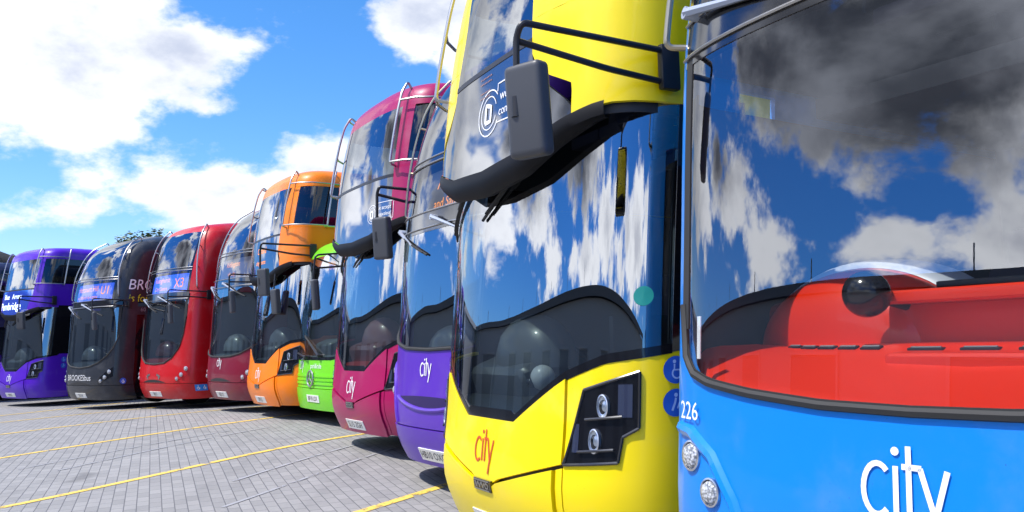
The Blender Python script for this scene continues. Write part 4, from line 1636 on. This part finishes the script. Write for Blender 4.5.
round_nosed('double_decker_bus', 'dark maroon double-decker bus standing beside the orange bus', -5.95, 17.2, 50, (.17, .003, .02), dict(
    lamps='slant', logo_z=.92, logo_h=.12, dest=[('Kidlington', 0, 2.95, .16), ('via city', 0, 2.76, .13)], display=(.09, .09, .12), plate='BD12', dash=(.08, .12, .11), pod=(.2, .22, .22),
    words=[('fleet_number', '307', 1.50, 2.56, .17, (.8, .8, .8))], depth=.7, uptop=4.12,
    prof=[(.2, .16), (.3, .11), (.5, .03), (.75, 0), (1.1, .02), (1.8, .07), (2.6, .13), (3.2, .24), (3.7, .44), (4.0, .66), (4.2, .95), (4.36, 1.5)]))
g, GS = round_nosed('double_decker_bus', 'charcoal grey double-decker bus between the royal purple and bright red ones', -10.75, 21.1, 39, (.022, .025, .032), dict(
    lamps='slant', black_lamps=True, city=False, display=(.02, .05, .34), glow=2.2, dest=[('Harcourt Hill', -.15, 2.93, .2), ('via Oxford city centre', -.15, 2.75, .12), ('U1', .68, 2.84, .3)], plate='SK14',
    words=[('lettering', 'BROOKESbus', 0, .72, .20, (.62, .62, .62)), ('side_lettering', 'BROOKES', 2.15, 2.92, .36, (.8, .8, .8)), ('side_lettering', 'is for everyone', 2.2, 2.62, .26, (.55, .55, .02)), ('fleet_number', '607', 1.85, 2.38, .14, (.25, .25, .27))],
    stickers=[(1.42, .70), (1.42, .50)], uptop=4.16, u=[(0, 1.02), (.5, 1.06), (.8, 1.16), (1.0, 1.32), (1.1, 1.5), (1.16, 1.8)],
    prof=[(.2, .16), (.3, .11), (.5, .03), (.75, 0), (1.1, .02), (1.8, .05), (2.6, .10), (3.2, .20), (3.7, .40), (4.0, .62), (4.2, .95), (4.36, 1.5)]))
single_deck('single_decker_bus', 'lime green single-decker bus with a round star emblem', -3.3, 13.9, 57, (.16, .62, .01), dict(dest='300'))
round_nosed('double_decker_bus', 'dark bus only just showing left of the purple bus', -17.8, 26.0, 33, (.02, .02, .05), dict(lamps='slant', city=False, dest=[('Depot', 0, 2.85, .2)], plate='BD11'))

# ---- the blue bus in the foreground
bl, BS = round_nosed('double_decker_bus', 'sky blue double-decker bus in the foreground with a red dashboard', 1.15, 2.56, 57, (.0, .195, .66), dict(
    u=[(0, 1.205), (.3, 1.21), (.6, 1.235), (.82, 1.265), (.93, 1.30), (.99, 1.37), (1.02, 1.58)], lamps='round', logo_z=.90, logo_h=.145, logo_x=-.03, zt=2.64, wiper_z=(2.82, 2.72), lamp_at=[(.93, .98, .055), (.80, .86, .05), (.70, .74, .045)], mould=[(1.04, 1.08), (.94, 1.07), (.80, .99), (.68, .84), (.60, .66)], plate='HB09 OXC',
    words=[('fleet_number', '226', -.955, 1.12, .10, (.82, .82, .82))], own_dash=True, dest=[('Depot', 0, 2.85, .2)], mirror_sides=(), depth=.50, n=3.3,
    rail_mat=M_BRASS, screen=glass('clear windscreen', (.88, .90, .89), 2.45, .02)))
M_RED = principled('red dash moulding', (.70, .024, .003), .36, 0, .2)
sx, sc = BS.sx, BS.sc
b = bmesh.new()
rows = []
for k in range(41):
    q = -sx(1.17) + 2 * sx(1.17) * k / 40
    z0 = lin([(0, 1.17), (sx(.9), 1.24), (sx(1.17), 1.36)], abs(q))
    a_ = BS.P(q, z0, -.04)
    p1 = Vector((a_.x * .94, a_.y + .10, z0 + .045))
    p2 = Vector((a_.x * .80, a_.y * .8 + .44, 1.395))
    rows.append([BS.P(q, .95, -.05), a_ + Vector((0, 0, -.02)), a_.lerp(p1, .5) + Vector((0, 0, .012)), p1, p1.lerp(p2, .5) + Vector((0, 0, .008)), p2, p2 + Vector((0, .03, .008)), p2 + Vector((0, .6, .01)), p2 + Vector((0, .6, -.5))])
quad_grid(b, rows)
dash = mesh_obj('dashboard', b, M_RED, bl, 50)


def vents(parent, pts, w):
    b = bmesh.new()
    for c, ax, nrm_ in pts:
        ax = ax.normalized(); zz = nrm_.normalized(); yy = zz.cross(ax)
        rot = Matrix((ax, yy, zz)).transposed()
        bevel_box(b, c + zz * .002, (w, .030, .012), .005, rot)
    o = mesh_obj('demister_vents', b, M_BLACK, parent)
    b = bmesh.new()
    for c, ax, nrm_ in pts:
        ax = ax.normalized(); zz = nrm_.normalized(); yy = zz.cross(ax)
        rot = Matrix((ax, yy, zz)).transposed()
        bevel_box(b, c + zz * .007 + yy * .0, (w * .86, .010, .010), .003, rot)
    mesh_obj('vent_slat', b, M_GREY, o)


vp = []
for k in (4, 6, 8, 10, 12):
    r0, r1 = rows[k][5], rows[k + 1][5]
    c = r0.lerp(rows[k][4], .12)
    vp.append((c, r1 - r0, (r1 - r0).cross(rows[k][5] - rows[k][4])))
vents(dash, vp, .085)
# domed instrument pod: a red half shell facing the screen, grey rim behind it
b = bmesh.new()
CX, CY, CZ = -.72, .90, 1.37
RX, RY, RZ = .50, .26, .35
rows2 = []
for j in range(13):
    t = j / 12 * math.pi / 2
    rows2.append([(CX + RX * math.cos(a) * math.cos(t) ** .55, CY - RY * math.sin(t), CZ + RZ * math.sin(a) * math.cos(t) ** .55) for a in [math.pi * k / 28 for k in range(29)]])
quad_grid(b, rows2)
mesh_obj('instrument_pod', b, M_RED, dash, 60)
b = bmesh.new()
for s_, y_ in ((1.015, .0), (1.05, .06)):
    pass
rr = []
for (k1, yy) in ((1.0, -.035), (1.06, -.02), (1.10, .02), (1.12, .16), (.98, .16)):
    rr.append([(CX + RX * k1 * math.cos(a), CY + yy, CZ + RZ * k1 * math.sin(a)) for a in [math.pi * k / 28 for k in range(29)]])
quad_grid(b, rr)
mesh_obj('pod_rim', b, principled('pale grey rim', (.42, .46, .50), .4), dash, 50)
b = bmesh.new()
bevel_box(b, (.36, .90, 1.355), (1.60, .42, .40), .02, None, 3)
bevel_box(b, (.36, .835, 1.575), (1.66, .56, .05), .02, None, 3)  # overhanging top slab, added to cast shade down the cabinet's front face
mesh_obj('control_cabinet', b, M_RED, dash)
b = bmesh.new()
bevel_box(b, (.46, .54, 1.26), (1.52, .34, .25), .025, Matrix.Rotation(R(4), 3, 'X'), 3)
lg = mesh_obj('ledge', b, M_RED, dash)
vents(lg, [(Vector((-.20 + .19 * k, .47, 1.382)), Vector((1, 0, 0)), Vector((0, -.07, 1))) for k in range(5)], .13)
b = bmesh.new()
bmesh.ops.create_uvsphere(b, u_segments=24, v_segments=16, radius=.088, matrix=Matrix.Translation((-.44, .50, 1.59)))
add_tube(b, [(-.44, .50, 1.59), (-.40, .72, 1.54)], .02, 8)
mesh_obj('joystick_ball', b, principled('ball black', (.012, .012, .014), .16), dash, 60)
b = bmesh.new()
bevel_box(b, (.10, .86, 1.62), (.9, .10, .035), .008)
bevel_box(b, (.2, .88, 1.645), (.34, .14, .05), .012)
bevel_box(b, (.42, .84, 1.655), (.12, .06, .06), .012)
mesh_obj('ticket_tray', b, M_BLACK, dash)
steering(bl, -.72, 1.36, 1.50)
b = bmesh.new()
bevel_box(b, (-1.16, .98, 1.47), (.20, .26, .26), .09, None, 4)
mesh_obj('side_pod', b, principled('dark red pod', (.22, .006, .006), .35), dash)
b = bmesh.new()
patch(b, BS, [-sx(.93), -sx(.905)], 1.36, 1.53, -.012, .004)
mesh_obj('tax_tag', b, M_WHITE, bl)
